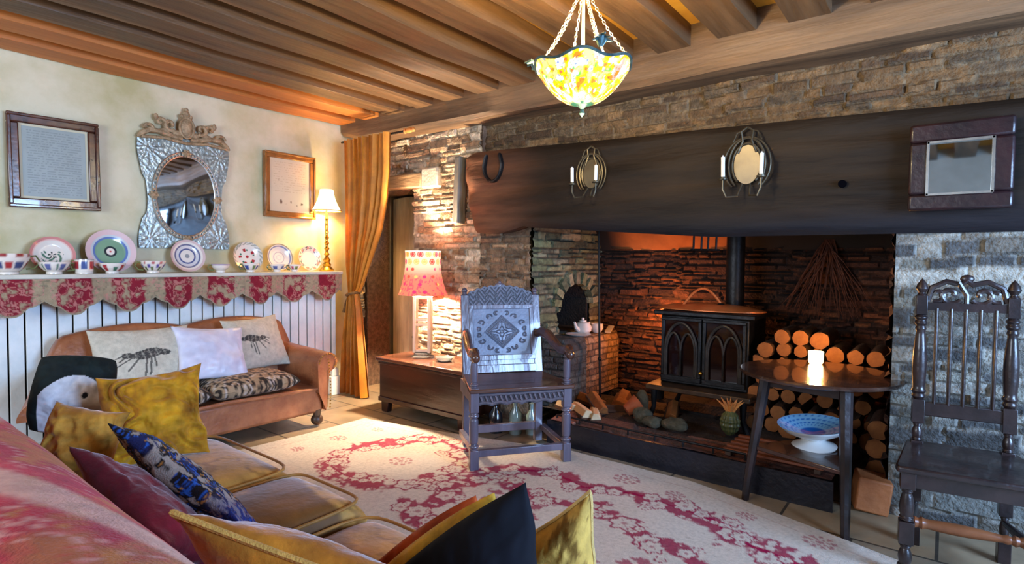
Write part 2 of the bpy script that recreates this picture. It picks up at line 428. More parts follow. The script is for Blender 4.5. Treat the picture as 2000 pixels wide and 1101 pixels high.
b.c[0] = Ck*(1-.82*np.clip(soot_shade, 0, 1)*(.7+.3*fbm(Pk[:, 0]*5, Pk[:, 2]*5, 3)))[:, None]
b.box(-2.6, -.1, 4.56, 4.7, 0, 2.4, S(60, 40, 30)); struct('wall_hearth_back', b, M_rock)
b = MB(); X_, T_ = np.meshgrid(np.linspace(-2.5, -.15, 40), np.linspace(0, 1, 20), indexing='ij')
hood_dark = sst(-1.34, -1.22, X_)
b.sheet(np.stack([X_, 4.50-.45*T_+.01*(fbm(X_*5, T_*5, 2)-.5), 1.35+T_*.95], -1), col=mixc(mixc(S(176, 96, 44), S(204, 122, 60), fbm(X_*4, T_*4, 6)), S(14, 10, 12), np.maximum(hood_dark, sst(-2.15, -2.4, X_))))  # both hood ends darkened in the colour: soot plus painted shade
b.box(-2.56, -.15, 3.6, 4.6, 1.95, 2.02, S(20, 16, 14))
struct('wall_smoke_hood', b, mat('soot_shade_plaster', (1, 1, 1), attr=True, scale=5, rough=.85, bump=.2, bscale=12))
# dark iron faced hearth plinth and its brick top
b = MB(); b.box(-2.15, -.42, 3.18, 3.2, 0, .155); b.box(-2.15, -2.13, 3.2, 3.44, 0, .155)
M_plinth = mat('blackened_face', S(14, 14, 22), S(30, 30, 38), 6, .35, bump=.2)
t = thing('hearth_plinth', (-1.3, 3.3, 0), 'low black hearth kerb with a brick top along the fireplace opening', 'hearth')
part('black_face', b, M_plinth, t, label='glossy black front face')
b = MB(); rubble(b, (-2.13, 3.2, .15), (1, 0, 0), (0, 1, 0), (0, 0, 1), 1.7, .26, 61, pal=[S(112, 62, 44), S(134, 84, 66), S(92, 58, 46)], mortar=S(70, 54, 44), hc=(.08, .1), wc=(.12, .2), depth=.008, rough=.004, wob=.004)
part('brick_edge', b, M_rock, t)
b = MB(); rubble(b, (-2.5, 3.44, .15), (1, 0, 0), (0, 1, 0), (0, 0, 1), 2.3, 1.1, 62, pal=[S(44, 34, 28), S(56, 42, 34), S(36, 29, 25)], mortar=S(26, 21, 18), hc=(.1, .2), wc=(.1, .3), depth=.006, rough=.004)
part('hearth_top', b, M_rock, t)
b = MB(); b.tube([(-2.1, 3.23, .19), (-.85, 3.23, .19)], .007); 
for i in range(8): x = -2.1+i*.178; b.tube([(x, 3.23, .155), (x, 3.23, .19)], .006, 6)
part('fender_rail', b, M_iron, t)

# ------------------------------------------------------------------ ceiling timbers
M_joist = mat('joist_oak', S(62, 43, 26), S(120, 88, 56), 6, .5, bump=.7, bscale=14, stretch=(1, .10, 1))
M_joist2 = mat('joist_pine', S(160, 92, 36), S(196, 122, 54), 5, .55, bump=.3, bscale=14, stretch=(1, .10, 1))
edges = [-4.37, -4.03, -3.69, -3.35, -3.01, -2.67, -2.34, -1.96, -1.583, -1.22, -.86, -.5, -.14, .22, .58, .94, 1.3, 1.66, 2.02, 2.38]
ordn = ['flush against the left wall', 'second from the left wall', 'third from the left wall', 'fourth from the left wall', 'fifth from the left wall', 'sixth from the left wall',
        'just left of the pendant chains', 'passing above the hanging lamp', 'just right of the pendant chains', 'second to the right of the pendant', 'third to the right of the pendant', 'fourth to the right of the pendant',
        'fifth to the right of the pendant']
for i, xe in enumerate(edges):
    b = MB(); nseg = 14; wdt = .2 if i else .23
    q = []
    ysj = np.linspace(YB, 3.30, nseg)
    for k, y in enumerate(ysj):
        j1, j2, j3 = [(R.random()-.5)*.012 for _ in range(3)]
        q.append([(xe-wdt+j1, y, 2.64), (xe-wdt+j1, y, 2.512+j3), (xe+j2, y, 2.512+j3), (xe+j2, y, 2.64)])
    b.sheet(np.array(q))
    b.box(xe-wdt+.01, xe-.01, 3.295, 3.30, 2.52, 2.63)
    lab = 'warm orange' if i < 2 else 'dark brown'
    single('ceiling_joist', b, M_joist2 if i < 2 else M_joist, '%s ceiling joist %s' % (lab, ordn[min(i, 12)]) if i < 13 else 'dark brown ceiling joist beyond the right edge of the view',
           'beam', 'joists across the ceiling', bevel=.012)
M_beam = mat('beam_oak', S(72, 52, 34), S(136, 104, 72), 5, .6, bump=.8, bscale=12, stretch=(.12, 1, 1))
b = MB(); xs = np.linspace(-4.6, 2.5, 60); sec = []
for i, x in enumerate(xs):
    j = [.012*(float(vn(np.array(x*2), np.array(k*3.1), 5))-.5)*2 for k in range(6)]
    e = .06*max(0, 1-(x+4.6)/.25)
    zb = 2.36+j[0]-.02*math.sin((x+4.6)/7*PI)+.035*(1 if x < -3.8 else 0)*0
    sec.append([(x, 3.25+j[1], 2.64), (x, 3.25+j[2], zb+.03+e), (x, 3.28+j[3], zb+e), (x, 3.53, zb+j[4]+e), (x, 3.56, zb+.04+e), (x, 3.56, 2.64)])
b.sheet(np.array(sec)); b.box(-4.6, -4.59, 3.26, 3.55, 2.44, 2.63)
single('main_ceiling_beam', b, M_beam, 'massive pale brown oak beam running above the fireplace wall carrying the joists', 'beam')

# ------------------------------------------------------------------ fireplace lintel
M_lintel = mat('lintel_oak', S(40, 33, 28), S(70, 56, 46), 3.5, .5, bump=.35, bscale=10, stretch=(.15, 1, 1))
b = MB(); xs = np.concatenate([np.linspace(-3.08, -2.86, 12), np.linspace(-2.84, .9, 110)]); zt = np.linspace(0, 1, 26); pts = []
for x in xs:
    top = 2.10-.035*(x+3.08)
    bot = 1.50-.10*min(1, max(0, (x+2.5)/1.4))
    if x < -2.45: bot = 1.505-.05*math.sin(min(1, (x+3.08)/.6)*PI)
    e = max(0, 1-(x+3.08)/.16); 
    top -= .03*e*e; bot += .46*e**1.6
    row = []
    for t_ in zt:
        z = bot+(top-bot)*t_
        rd = .03*(1-min(1, t_/.12))**2+.03*(1-min(1, (1-t_)/.08))**2
        y = 3.30+rd+.05*e*e+.006*math.sin(z*31+2.5*math.sin(x*1.7))+.018*(float(fbm(np.array(x*1.3), np.array(z*5), 9))-.5)*2
        row.append((x, y, z))
    row = [(x, 3.62, bot+.02)]+row+[(x, 3.54, top)]
    pts.append(row)
P = np.array(pts); zc = P[..., 2]
xg = P[..., 0]
cc = mixc(S(102, 66, 46), S(38, 27, 16), sst(-2.95, -2.2, xg))  # lighter left end: warm lamp light painted into the oak colour
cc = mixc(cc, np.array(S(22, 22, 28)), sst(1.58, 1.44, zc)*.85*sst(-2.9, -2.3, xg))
cc = cc*(.8+.4*fbm(xg*1.2, zc*14, 6))[..., None]
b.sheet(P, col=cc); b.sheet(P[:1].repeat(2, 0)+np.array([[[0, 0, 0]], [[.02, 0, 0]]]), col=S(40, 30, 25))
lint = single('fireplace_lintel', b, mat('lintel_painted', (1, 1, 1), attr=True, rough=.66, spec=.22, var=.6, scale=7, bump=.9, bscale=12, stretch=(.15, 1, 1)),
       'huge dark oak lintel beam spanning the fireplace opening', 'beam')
b = MB(); b.tube([(-.435, 3.278, 1.655), (-.435, 3.33, 1.655)], .019, 16); 
single('lintel_hole_disc', b, mat('hole_black', (0.002, .002, .003), rough=1, spec=0), 'black disc standing in for a small round hole in the lintel left of the square mirror', 'disc')  # added disc, its black paints the dark inside of a small hole

# ------------------------------------------------------------------ slatted panel, shelf and pelmet on the left wall
b = MB(); YP0, YP1 = -1.2, 3.07; y = YP0
while y < YP1-.02:
    b.box(-4.50, -4.478, y, min(y+.071, YP1), .06, 1.10); y += .0803
t = thing('slatted_dado', (-4.5, 1, 0), 'long white slatted wooden dado panel under the china shelf', 'panelling')
part('slats', b, M_white, t, bevel=.003)
b = MB(); b.box(-4.60, -4.53, YP0, YP1-.02, 0.0, 1.10, S(10, 12, 14)); part('dark_backing', b, mat('dark_gap', S(8, 14, 16), rough=.9), t, label='dark backing seen between slats')
b = MB(); b.box(-4.52, -4.47, YP0, YP1+.01, 0, .09); b.box(-4.6, -4.468, YP1-.01, YP1+.03, 0, 1.10); b.box(-4.6, -4.42, YP1-.05, YP1+.05, 0, .17); b.box(-4.6,-4.44,YP1-.03,YP1+.04,.17,.24)
part('end_post', b, M_white, t, bevel=.005)
PER = .302
def sy(y): return ((y-2.91)/PER)            # integer at each scallop point
ysf = np.linspace(YP0, YP1+.04, 420)
fx = -4.335+.016*np.cos(2*PI*(ysf-2.91)/(2*PER)+.6)
fx = np.where(ysf > YP1-.05, fx-.25*(ysf-YP1+.05), fx)
outl = [(float(x), float(y_)) for x, y_ in zip(fx, ysf)]+[(-4.615, YP1+.04), (-4.615, YP0)]
b = MB(); b.prism(outl, .028, z0=1.112)
single('mantel_shelf', b, mat('shelf_paint', S(176, 172, 156), S(200, 196, 180), 6, .5, bump=.1), 'long wavy edged pale painted shelf carrying the painted china', 'shelf', bevel=.004, smooth=50)
nz = 40; yy = np.linspace(YP0, YP1+.02, 900); tt = np.linspace(0, 1, nz)
Yg, Tg = np.meshgrid(yy, tt, indexing='ij')
ph = np.abs((Yg-2.91)/PER-np.round((Yg-2.91)/PER))*2       # 0 at a point, 1 between
dep = .155+.055*(1-ph)**1.3+.018*np.cos(ph*PI)+.012*np.abs(np.sin(ph*PI*2))
Zg = 1.112-Tg*dep
Xg = -4.333+.018*np.cos(2*PI*(Yg-2.91)/(2*PER)+.6)+.006*np.sin(Tg*2+Yg*9)*Tg
Xg = np.where(Yg > YP1-.05, Xg-.2*(Yg-YP1+.05), Xg)
fl = fbm(Yg*26, Zg*26, 3, 3); fl2 = vn(Yg*70, Zg*70, 5)
red = sst(.06, -.02, ph-.62+.0*Tg+.25*(fl-.5))
c = mixc(S(158, 140, 112), S(128, 28, 44), red*sst(.36, .5, fl+.06))
c = mixc(c, S(190, 128, 118), (np.abs(fl-.5) < .035)*.7)
c = mixc(c, S(84, 86, 70), (fl2 > .78)*.45*(1-red))
c = mixc(c, S(150, 140, 116), sst(.93, .97, Tg)*1.0)
b = MB(); b.sheet(np.stack([Xg, Yg, Zg], -1), col=c); b.sheet(np.stack([Xg-.004, Yg, Zg], -1), col=c, flip=True)
single('shelf_pelmet', b, M_cloth, 'scalloped red and beige embroidered pelmet cloth hanging from the shelf edge', 'pelmet')

# ------------------------------------------------------------------ china on the shelf
WH = np.array(S(226, 218, 206))
def rings(spec, base=WH):
    def f(r, a):
        c = np.array(base)
        for (r0_, r1_, col, fn) in spec:
            if r0_ <= r <= r1_ and (fn is None or fn(r, a)): c = np.array(col)
        return c
    return f
def plate(y, rad, spec, label, base=WH, x=-4.53, tilt=12):
    zc = 1.1405+rad
    nr = 34; prof = []
    for i in range(nr+1):
        q = i/nr; r = rad*q; h = .004 if q < .55 else .004+.022*((q-.55)/.45)**1.2
        prof.append((r, h))
    fn = rings(spec, base)
    b = MB(); n = 64
    b.lathe(prof, n, cols=lambda r, a, z: fn(r/rad, a), caps=False)
    b.lathe([(r, h-.005) for r, h in prof][::-1], n, col=base*.8, caps=False)
    o = link('plate', b, M_pot, (0, 0, 0), smooth=60)
    Mx = frame_of((math.cos(math.radians(tilt)), 0, math.sin(math.radians(tilt))))
    low = rad*math.cos(math.radians(tilt))
    o.matrix_world = Matrix.Translation((x, y, 1.1415+low)) @ Mx.to_4x4()
    return tag(o, label, 'plate', 'painted plates leaning on the wall')
BL = S(70, 88, 140); GR = S(120, 158, 130); RD = S(170, 50, 56); PK = S(206, 136, 130); DK = S(28, 46, 54); LV = S(150, 150, 176); GN = S(60, 110, 90)
blob = lambda n, ph, w_: (lambda r, a: abs(((a*n/(2*PI)+ph) % 1)-.5) < w_)
plate(1.035, .118, [(.86, 1, PK, None), (.80, .86, S(226, 190, 180), None), (.12, .52, GN, lambda r, a: math.sin(7*a+3*r*9)+math.sin(23*r+2*a) > .2 and math.sin(a) < .6), (0, .2, DK, blob(5, .2, .2))],
      'round plate with a dusky pink rim and a green picture')
plate(1.352, .148, [(.78, 1, S(220, 190, 190), None), (.60, .70, S(98, 122, 176), None), (.70, .78, S(196, 204, 206), None), (.26, .60, GR, None), (.17, .26, DK, None), (.0, .05, S(200, 90, 90), None)],
      'largest plate, with a pink rim, blue ring and green centre')
plate(1.842, .122, [(.88, 1, S(206, 180, 176), None), (.66, .74, S(104, 108, 138), None), (.40, .50, S(84, 92, 136), None), (.5, .66, S(205, 205, 205), None), (.0, .12, S(150, 150, 150), None)],
      'ringed blue and grey plate under the silver mirror')
plate(2.30, .122, [(.82, 1, S(150, 154, 140), lambda r, a: math.sin(18*a+r*30) > -.3), (.36, .56, RD, blob(5, 0, .15)), (.0, .11, RD, None), (.40, .5, GN, blob(5, .3, .1))],
      'plate with a sage rim and scattered red flowers')
plate(2.575, .118, [(.92, 1, S(170, 150, 110), None), (.78, .86, S(120, 126, 160), None), (.36, .42, S(176, 170, 178), None), (.16, .20, S(180, 176, 184), None)],
      'white plate with thin lilac and gold rings')
plate(2.86, .112, [(.74, .96, GN, lambda r, a: math.sin(15*a)+math.sin(9*a+40*r) > .4), (.76, .94, PK, blob(9, .2, .17)), (.70, .74, BL, blob(12, 0, .2))],
      'white plate with a flowered green rim beside the brass lamp')
def bowl(y, r, h, cols, label, cat='bowl', name='bowl', handle=None, x=-4.425, foot=.5):
    t = thing(name, (x, y, 1.1405), label, cat, 'painted bowls and cups on the shelf')
    prof = [(0, .002), (r*foot, .0), (r*foot, .012), (r*foot*.95, .015)]
    for i in range(9):
        q = i/8; prof.append((r*(foot+(1-foot)*math.sin(q*PI/2)**.8), .015+(h-.015)*q))
    prof += [(r*.96, h), (r*.86, h*.55), (r*.3, .03), (0, .028)]
    def cf(rr_, a, z):
        if rr_ < r*.955 and z > .03 and False: return WH
        c = np.array(WH)
        for (z0, z1, cc_, n_, ph, wv) in cols:
            if z0 <= z/h <= z1 and (n_ == 0 or abs(((a*n_/(2*PI)+ph) % 1)-.5) < wv): c = np.array(cc_)
        return c
    b = MB(); b.lathe(prof, 48, cols=cf); part('body', b, M_pot, t, local=True, smooth=60)
    if handle is not None:
        s = handle; b = MB(); b.tube([(0, s*r*.85, h*.85), (0, s*(r*1.25), h*.9), (0, s*(r*1.45), h*.6), (0, s*r*1.2, h*.3), (0, s*r*.8, h*.25)], .005, 8, col=S(110, 116, 70))
        part('handle', b, M_pot, t, local=True)
    return t
bowl(.80, .105, .125, [(.3, .62, S(60, 74, 120), 5, .1, .22), (.3, .62, RD, 5, .6, .14), (.84, 1, S(150, 60, 60), 9, 0, .3)], 'big painted jug at the left end of the shelf', 'jug', 'jug', handle=1)
bowl(1.02, .082, .075, [(.35, .8, S(92, 100, 150), 6, .1, .16), (.35, .8, GN, 6, .5, .12)], 'sprigged bowl in front of the pink rimmed plate', handle=1)
bowl(1.175, .052, .095, [(.3, .8, RD, 3, .12, .2), (.3, .8, BL, 3, .6, .16), (.94, 1, S(120, 110, 120), 0, 0, 0)], 'straight white mug with red and blue bands', 'mug', 'mug', handle=-1, foot=.92)
bowl(1.33, .075, .068, [(.3, .9, RD, 4, .1, .13), (.3, .7, GN, 4, .5, .1)], 'small red flowered bowl in front of the largest plate')
bowl(1.575, .078, .085, [(.25, .5, S(96, 110, 60), 9, .1, .2), (.45, .7, S(90, 80, 150), 8, .4, .2), (.72, .95, S(180, 90, 90), 9, 0, .14)], 'flowered cup standing alone left of the ringed plate', 'cup', 'cup', handle=-1)
bowl(2.04, .066, .062, [(.88, 1, S(170, 150, 180), 0, 0, 0)], 'plain pale lilac cup right of the ringed plate', 'cup', 'cup', handle=-1)
bowl(2.275, .066, .070, [(.3, .75, S(60, 80, 150), 4, .15, .15), (.3, .75, S(90, 120, 80), 4, .5, .1)], 'cup with a blue flower in front of the sage rimmed plate', 'cup', 'cup', handle=-1)
bowl(2.50, .060, .062, [(.35, .75, S(70, 90, 150), 5, .1, .26)], 'cup with a blue band in front of the lilac ringed plate', 'cup', 'cup', handle=-1)
bowl(2.66, .055, .060, [(.3, .8, S(180, 60, 90), 4, .1, .15), (.3, .8, S(110, 120, 60), 4, .6, .15)], 'cup with a pink rose, nearest the brass lamp', 'cup', 'cup', handle=-1)

# ------------------------------------------------------------------ small brass lamp on the shelf
t = thing('brass_lamp', (-4.46, 3.0, 1.1405), 'turned brass table lamp with a small glowing cream shade on the shelf end', 'lamp')
b = MB(); pr = [(.062, 0), (.066, .012), (.05, .03), (.034, .045), (.04, .06), (.026, .08), (.034, .10), (.018, .125)]
z = .125
for k in range(6):
    pr += [(.014, z+.012), (.027-.002*k, z+.028), (.014, z+.044)]; z += .05
pr += [(.012, z+.03), (.018, z+.05), (.009, z+.07), (.009, .56), (0, .56)]
b.lathe(pr, 24); part('stem', b, M_brass, t, local=True)
b = MB(); P = []
for i in range(9):
    q = i/8; r_ = .125-.068*q-.012*math.sin(q*PI); P.append([(r_*(1+.02*math.cos(k*PI/2))*math.cos(2*PI*k/48), r_*(1+.02*math.cos(k*PI/2))*math.sin(2*PI*k/48), .545+.19*q) for k in range(48)])
b.sheet(np.array(P), cv=True, col=S(255, 226, 160)); part('lamp_shade', b, mat('shade_small', (1, 1, 1), attr=True, rough=.8, emis=3.2, var=.05), t, local=True)
b = MB(); b.tube([(.127*math.cos(a), .127*math.sin(a), .545) for a in np.linspace(0, 2*PI, 40)[:-1]], .005, 6, closed=True, col=S(200, 140, 50)); part('shade_trim', b, M_cloth, t, local=True)
point('small_lamp_bulb', (-4.46, 3.0, 1.76), 22, (1, .66, .28), .035)

# ------------------------------------------------------------------ pictures on the left wall
def picture(yc, zc, wd, ht, fw_, label, cat, frmat, inner, name='picture_frame', tilt=.0, mount=.0):
    t = thing(name, (-4.605, yc, zc), label, cat)
    b = MB()
    for (y0, y1, z0, z1) in ((-wd/2, wd/2, ht/2-fw_, ht/2), (-wd/2, wd/2, -ht/2, -ht/2+fw_), (-wd/2, -wd/2+fw_, -ht/2+fw_, ht/2-fw_), (wd/2-fw_, wd/2, -ht/2+fw_, ht/2-fw_)):
        b.box(0, .028, y0, y1, z0, z1)
    part('frame', b, frmat, t, local=True, bevel=.008)
    b = MB(); e = fw_*.36
    for (y0, y1, z0, z1) in ((-wd/2, wd/2, ht/2-e, ht/2), (-wd/2, wd/2, -ht/2, -ht/2+e), (-wd/2, -wd/2+e, -ht/2+e, ht/2-e), (wd/2-e, wd/2, -ht/2+e, ht/2-e)):
        b.box(.026, .042, y0, y1, z0, z1)
    part('outer_moulding', b, frmat, t, local=True, bevel=.006)
    if mount:
        b = MB(); b.box(.004, .012, -wd/2+fw_-.002, wd/2-fw_+.002, -ht/2+fw_-.002, ht/2-fw_+.002); part('mount', b, mat('cream_mount', S(196, 188, 160), rough=.8), t, local=True, label='cream inner mount')
    a0, c0 = wd/2-fw_-mount, ht/2-fw_-mount
    yg, zg = np.meshgrid(np.linspace(-a0, a0, 120), np.linspace(-c0, c0, 140), indexing='ij')
    b = MB(); b.sheet(np.stack([.014+0*yg, yg, zg], -1), col=inner(yg/a0, zg/c0)); part('print', b, mat('glazed_print', (1, 1, 1), attr=True, rough=.4, var=.04, spec=.25), t, local=True)
    t.rotation_euler = (tilt, 0, 0)
    return t
def in1(u, v):
    c = mixc(S(132, 142, 138), S(150, 160, 158), fbm(u*2, v*2, 5))
    tx = (np.abs(((v+1)*14) % 1-.5) < .2)*(vn(u*22, np.floor((v+1)*14)*3.1, 2) > .4)*(np.abs(u) < .86)*(np.abs(v) < .9)
    return mixc(c, S(112, 120, 122), tx*.6)
def in2(u, v):
    c = mixc(S(196, 182, 156), S(206, 192, 166), fbm(u*2, v*2, 6))
    for (a, b_, r_, k) in ((-.45, -.62, .11, 1), (.6, -.66, .07, 1), (.05, -.62, .05, .7), (-.2, -.7, .04, .6), (.35, -.72, .04, .6), (-.55, .2, .05, .3)):
        c = mixc(c, S(96, 70, 56), sst(r_, r_*.3, np.hypot(u-a, v-b_)+.05*(vn(u*20, v*20, 3)-.5))*k)
    tx = (np.abs(((v+1)*11) % 1-.5) < .16)*(vn(u*20, np.floor((v+1)*11)*3.1, 2) > .5)*(np.abs(u) < .8)*(v > -.3)*(v < .9)
    return mixc(c, S(160, 140, 116), tx*.4)
M_fr1 = mat('mahogany', S(50, 26, 18), S(86, 46, 30), 12, .22, bump=.05, coat=.5)
M_fr2 = mat('oak_frame', S(120, 74, 30), S(150, 96, 44), 12, .3, coat=.3)
picture(1.075, 1.85, .475, .585, .06, 'dark framed faded print at the far left of the wall', 'picture', M_fr1, in1, tilt=.012, mount=.014)
picture(2.72, 1.887, .48, .56, .052, 'golden brown framed sampler between the silver mirror and the brass lamp', 'picture', M_fr2, in2, tilt=.0)

# ------------------------------------------------------------------ ornate silver mirror
t = thing('ornate_mirror', (-4.605, 1.865, 1.725), 'silvered etched glass mirror with an oval centre and carved crest', 'mirror')
M_mir = mat('mirror_glass', S(205, 215, 220), rough=.03, metal=1)
M_etch = mat('etched_mirror', (1, 1, 1), attr=True, rough=.28, metal=.55, var=.25, scale=30, bump=.3, bscale=45)
M_gilt = mat('aged_gilt', S(128, 104, 74), S(176, 150, 116), 25, .55, .1, bump=.5, bscale=60)
hw = lambda z: .322-.045*math.exp(-((z+.03)/.20)**2)-.018*(1/(1+math.exp((abs(z+.03)-.14)/.008)))+.004*math.cos(z*20)
zs = np.linspace(-.405, .40, 110); us = np.linspace(-1, 1, 90)
P = []; C_ = []
for z in zs:
    W_ = hw(z); row = []; rc = []
    for u in us:
        y = u*W_; zb = z
        if z < -.33: zb = z+.035*max(0, 1-abs(u)/.45)*(1-(z+.405)/.075)
        if z > .33: zb = z+.02*math.cos(u*PI)*((z-.33)/.07)
        rad = math.hypot(y/.235, (zb+.01)/.325); hgt = .016
        pat = math.sin(60*rad)*.5+.5
        leaf = math.sin(14*math.atan2(zb+.01 - math.copysign(.33, zb), y-math.copysign(.25, y)))*math.exp(-(math.hypot(abs(y)-.25, abs(zb+.01)-.33)/.1)**2)
        hgt += .0025*leaf
        sh = .78+.22*leaf+.25*(1 if 1.12 < rad < 1.2 and (math.degrees(math.atan2(zb, y)) % 7) < 3.5 else 0)
        row.append((hgt, y, zb)); rc.append(np.array(S(170, 180, 176))*max(.4, min(1.4, sh)))
    P.append(row); C_.append(rc)
b = MB(); b.sheet(np.array(P), col=np.array(C_)); 
e_ = [(0, p[1], p[2]) for p in [r_[0] for r_ in P]+[x for x in P[-1]]+[r_[-1] for r_ in P[::-1]]+P[0][::-1]]
e2 = [tuple(p) for p in [r_[0] for r_ in P]+[x for x in P[-1]]+[r_[-1] for r_ in P[::-1]]+P[0][::-1]]
b.sheet(np.array([e_, e2]), col=S(60, 64, 60)); part('etched_border', b, M_etch, t, local=True)
b = MB()
for (a, c_) in ((.205, .295),):
    Pm = []
    for i in range(16):
        q = i/15; Pm.append([(.024+.006*(q < .93)*0+.004*(1-q), a*q*math.cos(2*PI*k/72), c_*q*math.sin(2*PI*k/72)-.01) for k in range(72)])
    b.sheet(np.array(Pm), cv=True)
part('mirror_oval', b, M_mir, t, local=True, label='clear bevelled oval mirror', smooth=30)
b = MB()
for (a, c_, r_) in ((.212, .302, .008), (.236, .326, .006)):
    b.tube([(.022, a*math.cos(2*PI*k/72), c_*math.sin(2*PI*k/72)-.01) for k in range(72)], r_, 8, closed=True)
part('oval_moulding', b, mat('silver', S(190, 190, 185), S(220, 218, 208), 20, .25, .9), t, local=True)
b = MB()
for k in range(60):
    a = 2*PI*k/60; b.ball((.027, .224*math.cos(a), .314*math.sin(a)-.01), .0085, n=8)
part('beading', b, mat('glass_beads', S(220, 220, 210), S(200, 180, 140), 30, .15, .5), t, local=True)
for (y, z) in ((.225, -.02), (-.225, -.02), (0, -.335), (0, .31)):
    b = MB(); b.ball((.034, y, z), .026, (.5, 1, .8))
    for k in range(6): b.ball((.036, y+.024*math.cos(k*PI/3), z+.02*math.sin(k*PI/3)), .011, (.6, 1, 1), n=8)
    part('rosette', b, M_gilt, t, local=True)
def spiral(c, r0_, r1_, a0, a1, n=22, x=.035):
    return [(x, c[0]+(r0_+(r1_-r0_)*k/n)*math.cos(a0+(a1-a0)*k/n), c[1]+(r0_+(r1_-r0_)*k/n)*math.sin(a0+(a1-a0)*k/n)) for k in range(n+1)]
b = MB()
b.ball((.03, 0, .50), .062, (.45, .85, 1.25), n=20); b.tube([(.045, .05*math.cos(a), .50+.075*math.sin(a)) for a in np.linspace(0, 2*PI, 30)[:-1]], .009, 8, closed=True)
b.ball((.035, 0, .60), .03, (.7, .9, 1.1)); b.ball((.035, 0, .635), .017); b.ball((.03, -.03, .585), .018); b.ball((.03, .03, .585), .018)
for s in (-1, 1):
    b.tube([(x, s*y, z) for x, y, z in spiral((.11, .505), .045, .008, -2.2, 4.4)], [.016]*12+[.013]*11, 8)
    b.tube([(x, s*y, z) for x, y, z in spiral((.175, .515), .036, .006, 4.0, -2.2)], [.013]*12+[.011]*11, 8)
    b.tube([(.03, s*.03, .42), (.035, s*.10, .425), (.035, s*.18, .445), (.035, s*.25, .445), (.03, s*.30, .41), (.028, s*.325, .385)], [.018, .02, .018, .022, .017, .008], 8)
    b.tube([(x, s*y, z) for x, y, z in spiral((.245, .452), .04, .01, 0, 4.5)], .013, 8)
    b.ball((.035, s*.205, .545), .02, (.6, .8, 1.3)); b.ball((.035, s*.06, .45), .03, (.6, 1.2, .8)); b.ball((.035, s*.145, .455), .026, (.5, 1.3, .8))
b.tube([(.026, -.3, .39), (.03, -.15, .405), (.03, 0, .385), (.03, .15, .405), (.026, .3, .39)], .012, 8)
part('carved_crest', b, M_gilt, t, local=True, label='grey brown carved scroll crest')

# ------------------------------------------------------------------ curtain, rod
def curtain_sheet(z0, z1, lf, rf, folds, amp, nz=70, nu=180, seed=0, y0=3.17):
    P = np.zeros((nu, nz, 3)); C_ = np.zeros((nu, nz, 3))
    for j, z in enumerate(np.linspace(z0, z1, nz)):
        q = (z-z0)/(z1-z0); l, r_ = lf(z), rf(z)
        for i in range(nu):
            u = i/(nu-1); wv = math.sin(2*PI*folds*u+.6*math.sin(5*u)+.4*math.sin(z*3))
            am = amp*(.35+.65*min(1, (r_-l)/.45))
            uu_ = u+.012*math.sin(2*PI*folds*u*2)
            P[i, j] = (l+(r_-l)*uu_, y0-.03-am*wv-.01*math.sin(u*23+z*2), z)
            k = .85+.15*wv
            C_[i, j] = np.array(S(192, 122, 24))
    return P, C_
lin = lambda pts: (lambda z: float(np.interp(z, [p[0] for p in pts], [p[1] for p in pts])))
M_curt = mat('gold_curtain', (1, 1, 1), attr=True, rough=.6, var=.3, scale=9, sheen=.6, bump=.1, bscale=120)
t = thing('curtain', (-4.25, 3.17, 0), 'long gold velvet curtain tied back in the corner beside the recess', 'curtain')
P, C_ = curtain_sheet(.92, 2.33, lin([(.92, -4.31), (1.2, -4.35), (2.33, -4.385)]), lin([(.92, -4.22), (1.0, -4.14), (1.2, -4.03), (1.5, -3.87), (1.75, -3.80), (2.0, -3.76), (2.33, -3.75)]), 9, .028)
b = MB(); b.sheet(P, col=C_); part('upper_drape', b, M_curt, t)
P, C_ = curtain_sheet(.01, .95, lin([(.01, -4.44), (.5, -4.40), (.95, -4.32)]), lin([(.01, -4.06), (.4, -4.10), (.8, -4.16), (.95, -4.21)]), 5, .032)
b = MB(); b.sheet(P, col=C_*.9); part('lower_drape', b, M_curt, t)
b = MB(); b.tube([(-4.265+.065*math.cos(a), 3.14+.05*math.sin(a), .935+.015*math.cos(a)) for a in np.linspace(0, 2*PI, 24)[:-1]], .013, 8, closed=True)
b.tube([(-4.32, 3.14, .93), (-4.37, 3.14, .85), (-4.385, 3.14, .76)], [.008, .012, .024], 8)
part('tieback', b, mat('tieback_cord', S(90, 60, 26), S(130, 90, 40), 40, .8), t)
t = thing('curtain_rod', (-4.0, 3.22, 2.33), 'thin dark curtain rod with an orange finial beneath the big beam', 'rod')
b = MB(); b.tube([(-4.5, 3.19, 2.335), (-3.62, 3.19, 2.325)], .009, 10); part('rod', b, M_iron, t)
b = MB(); b.ball((-3.57, 3.19, 2.325), .032, (1.5, .7, .7)); b.ball((-3.52, 3.19, 2.325), .018); b.ball((-3.62, 3.19, 2.325), .02, (.6, 1, 1.2)); part('finial', b, mat('orange_wood', S(180, 104, 44), S(214, 140, 70), 20, .5), t, label='carved orange finial')

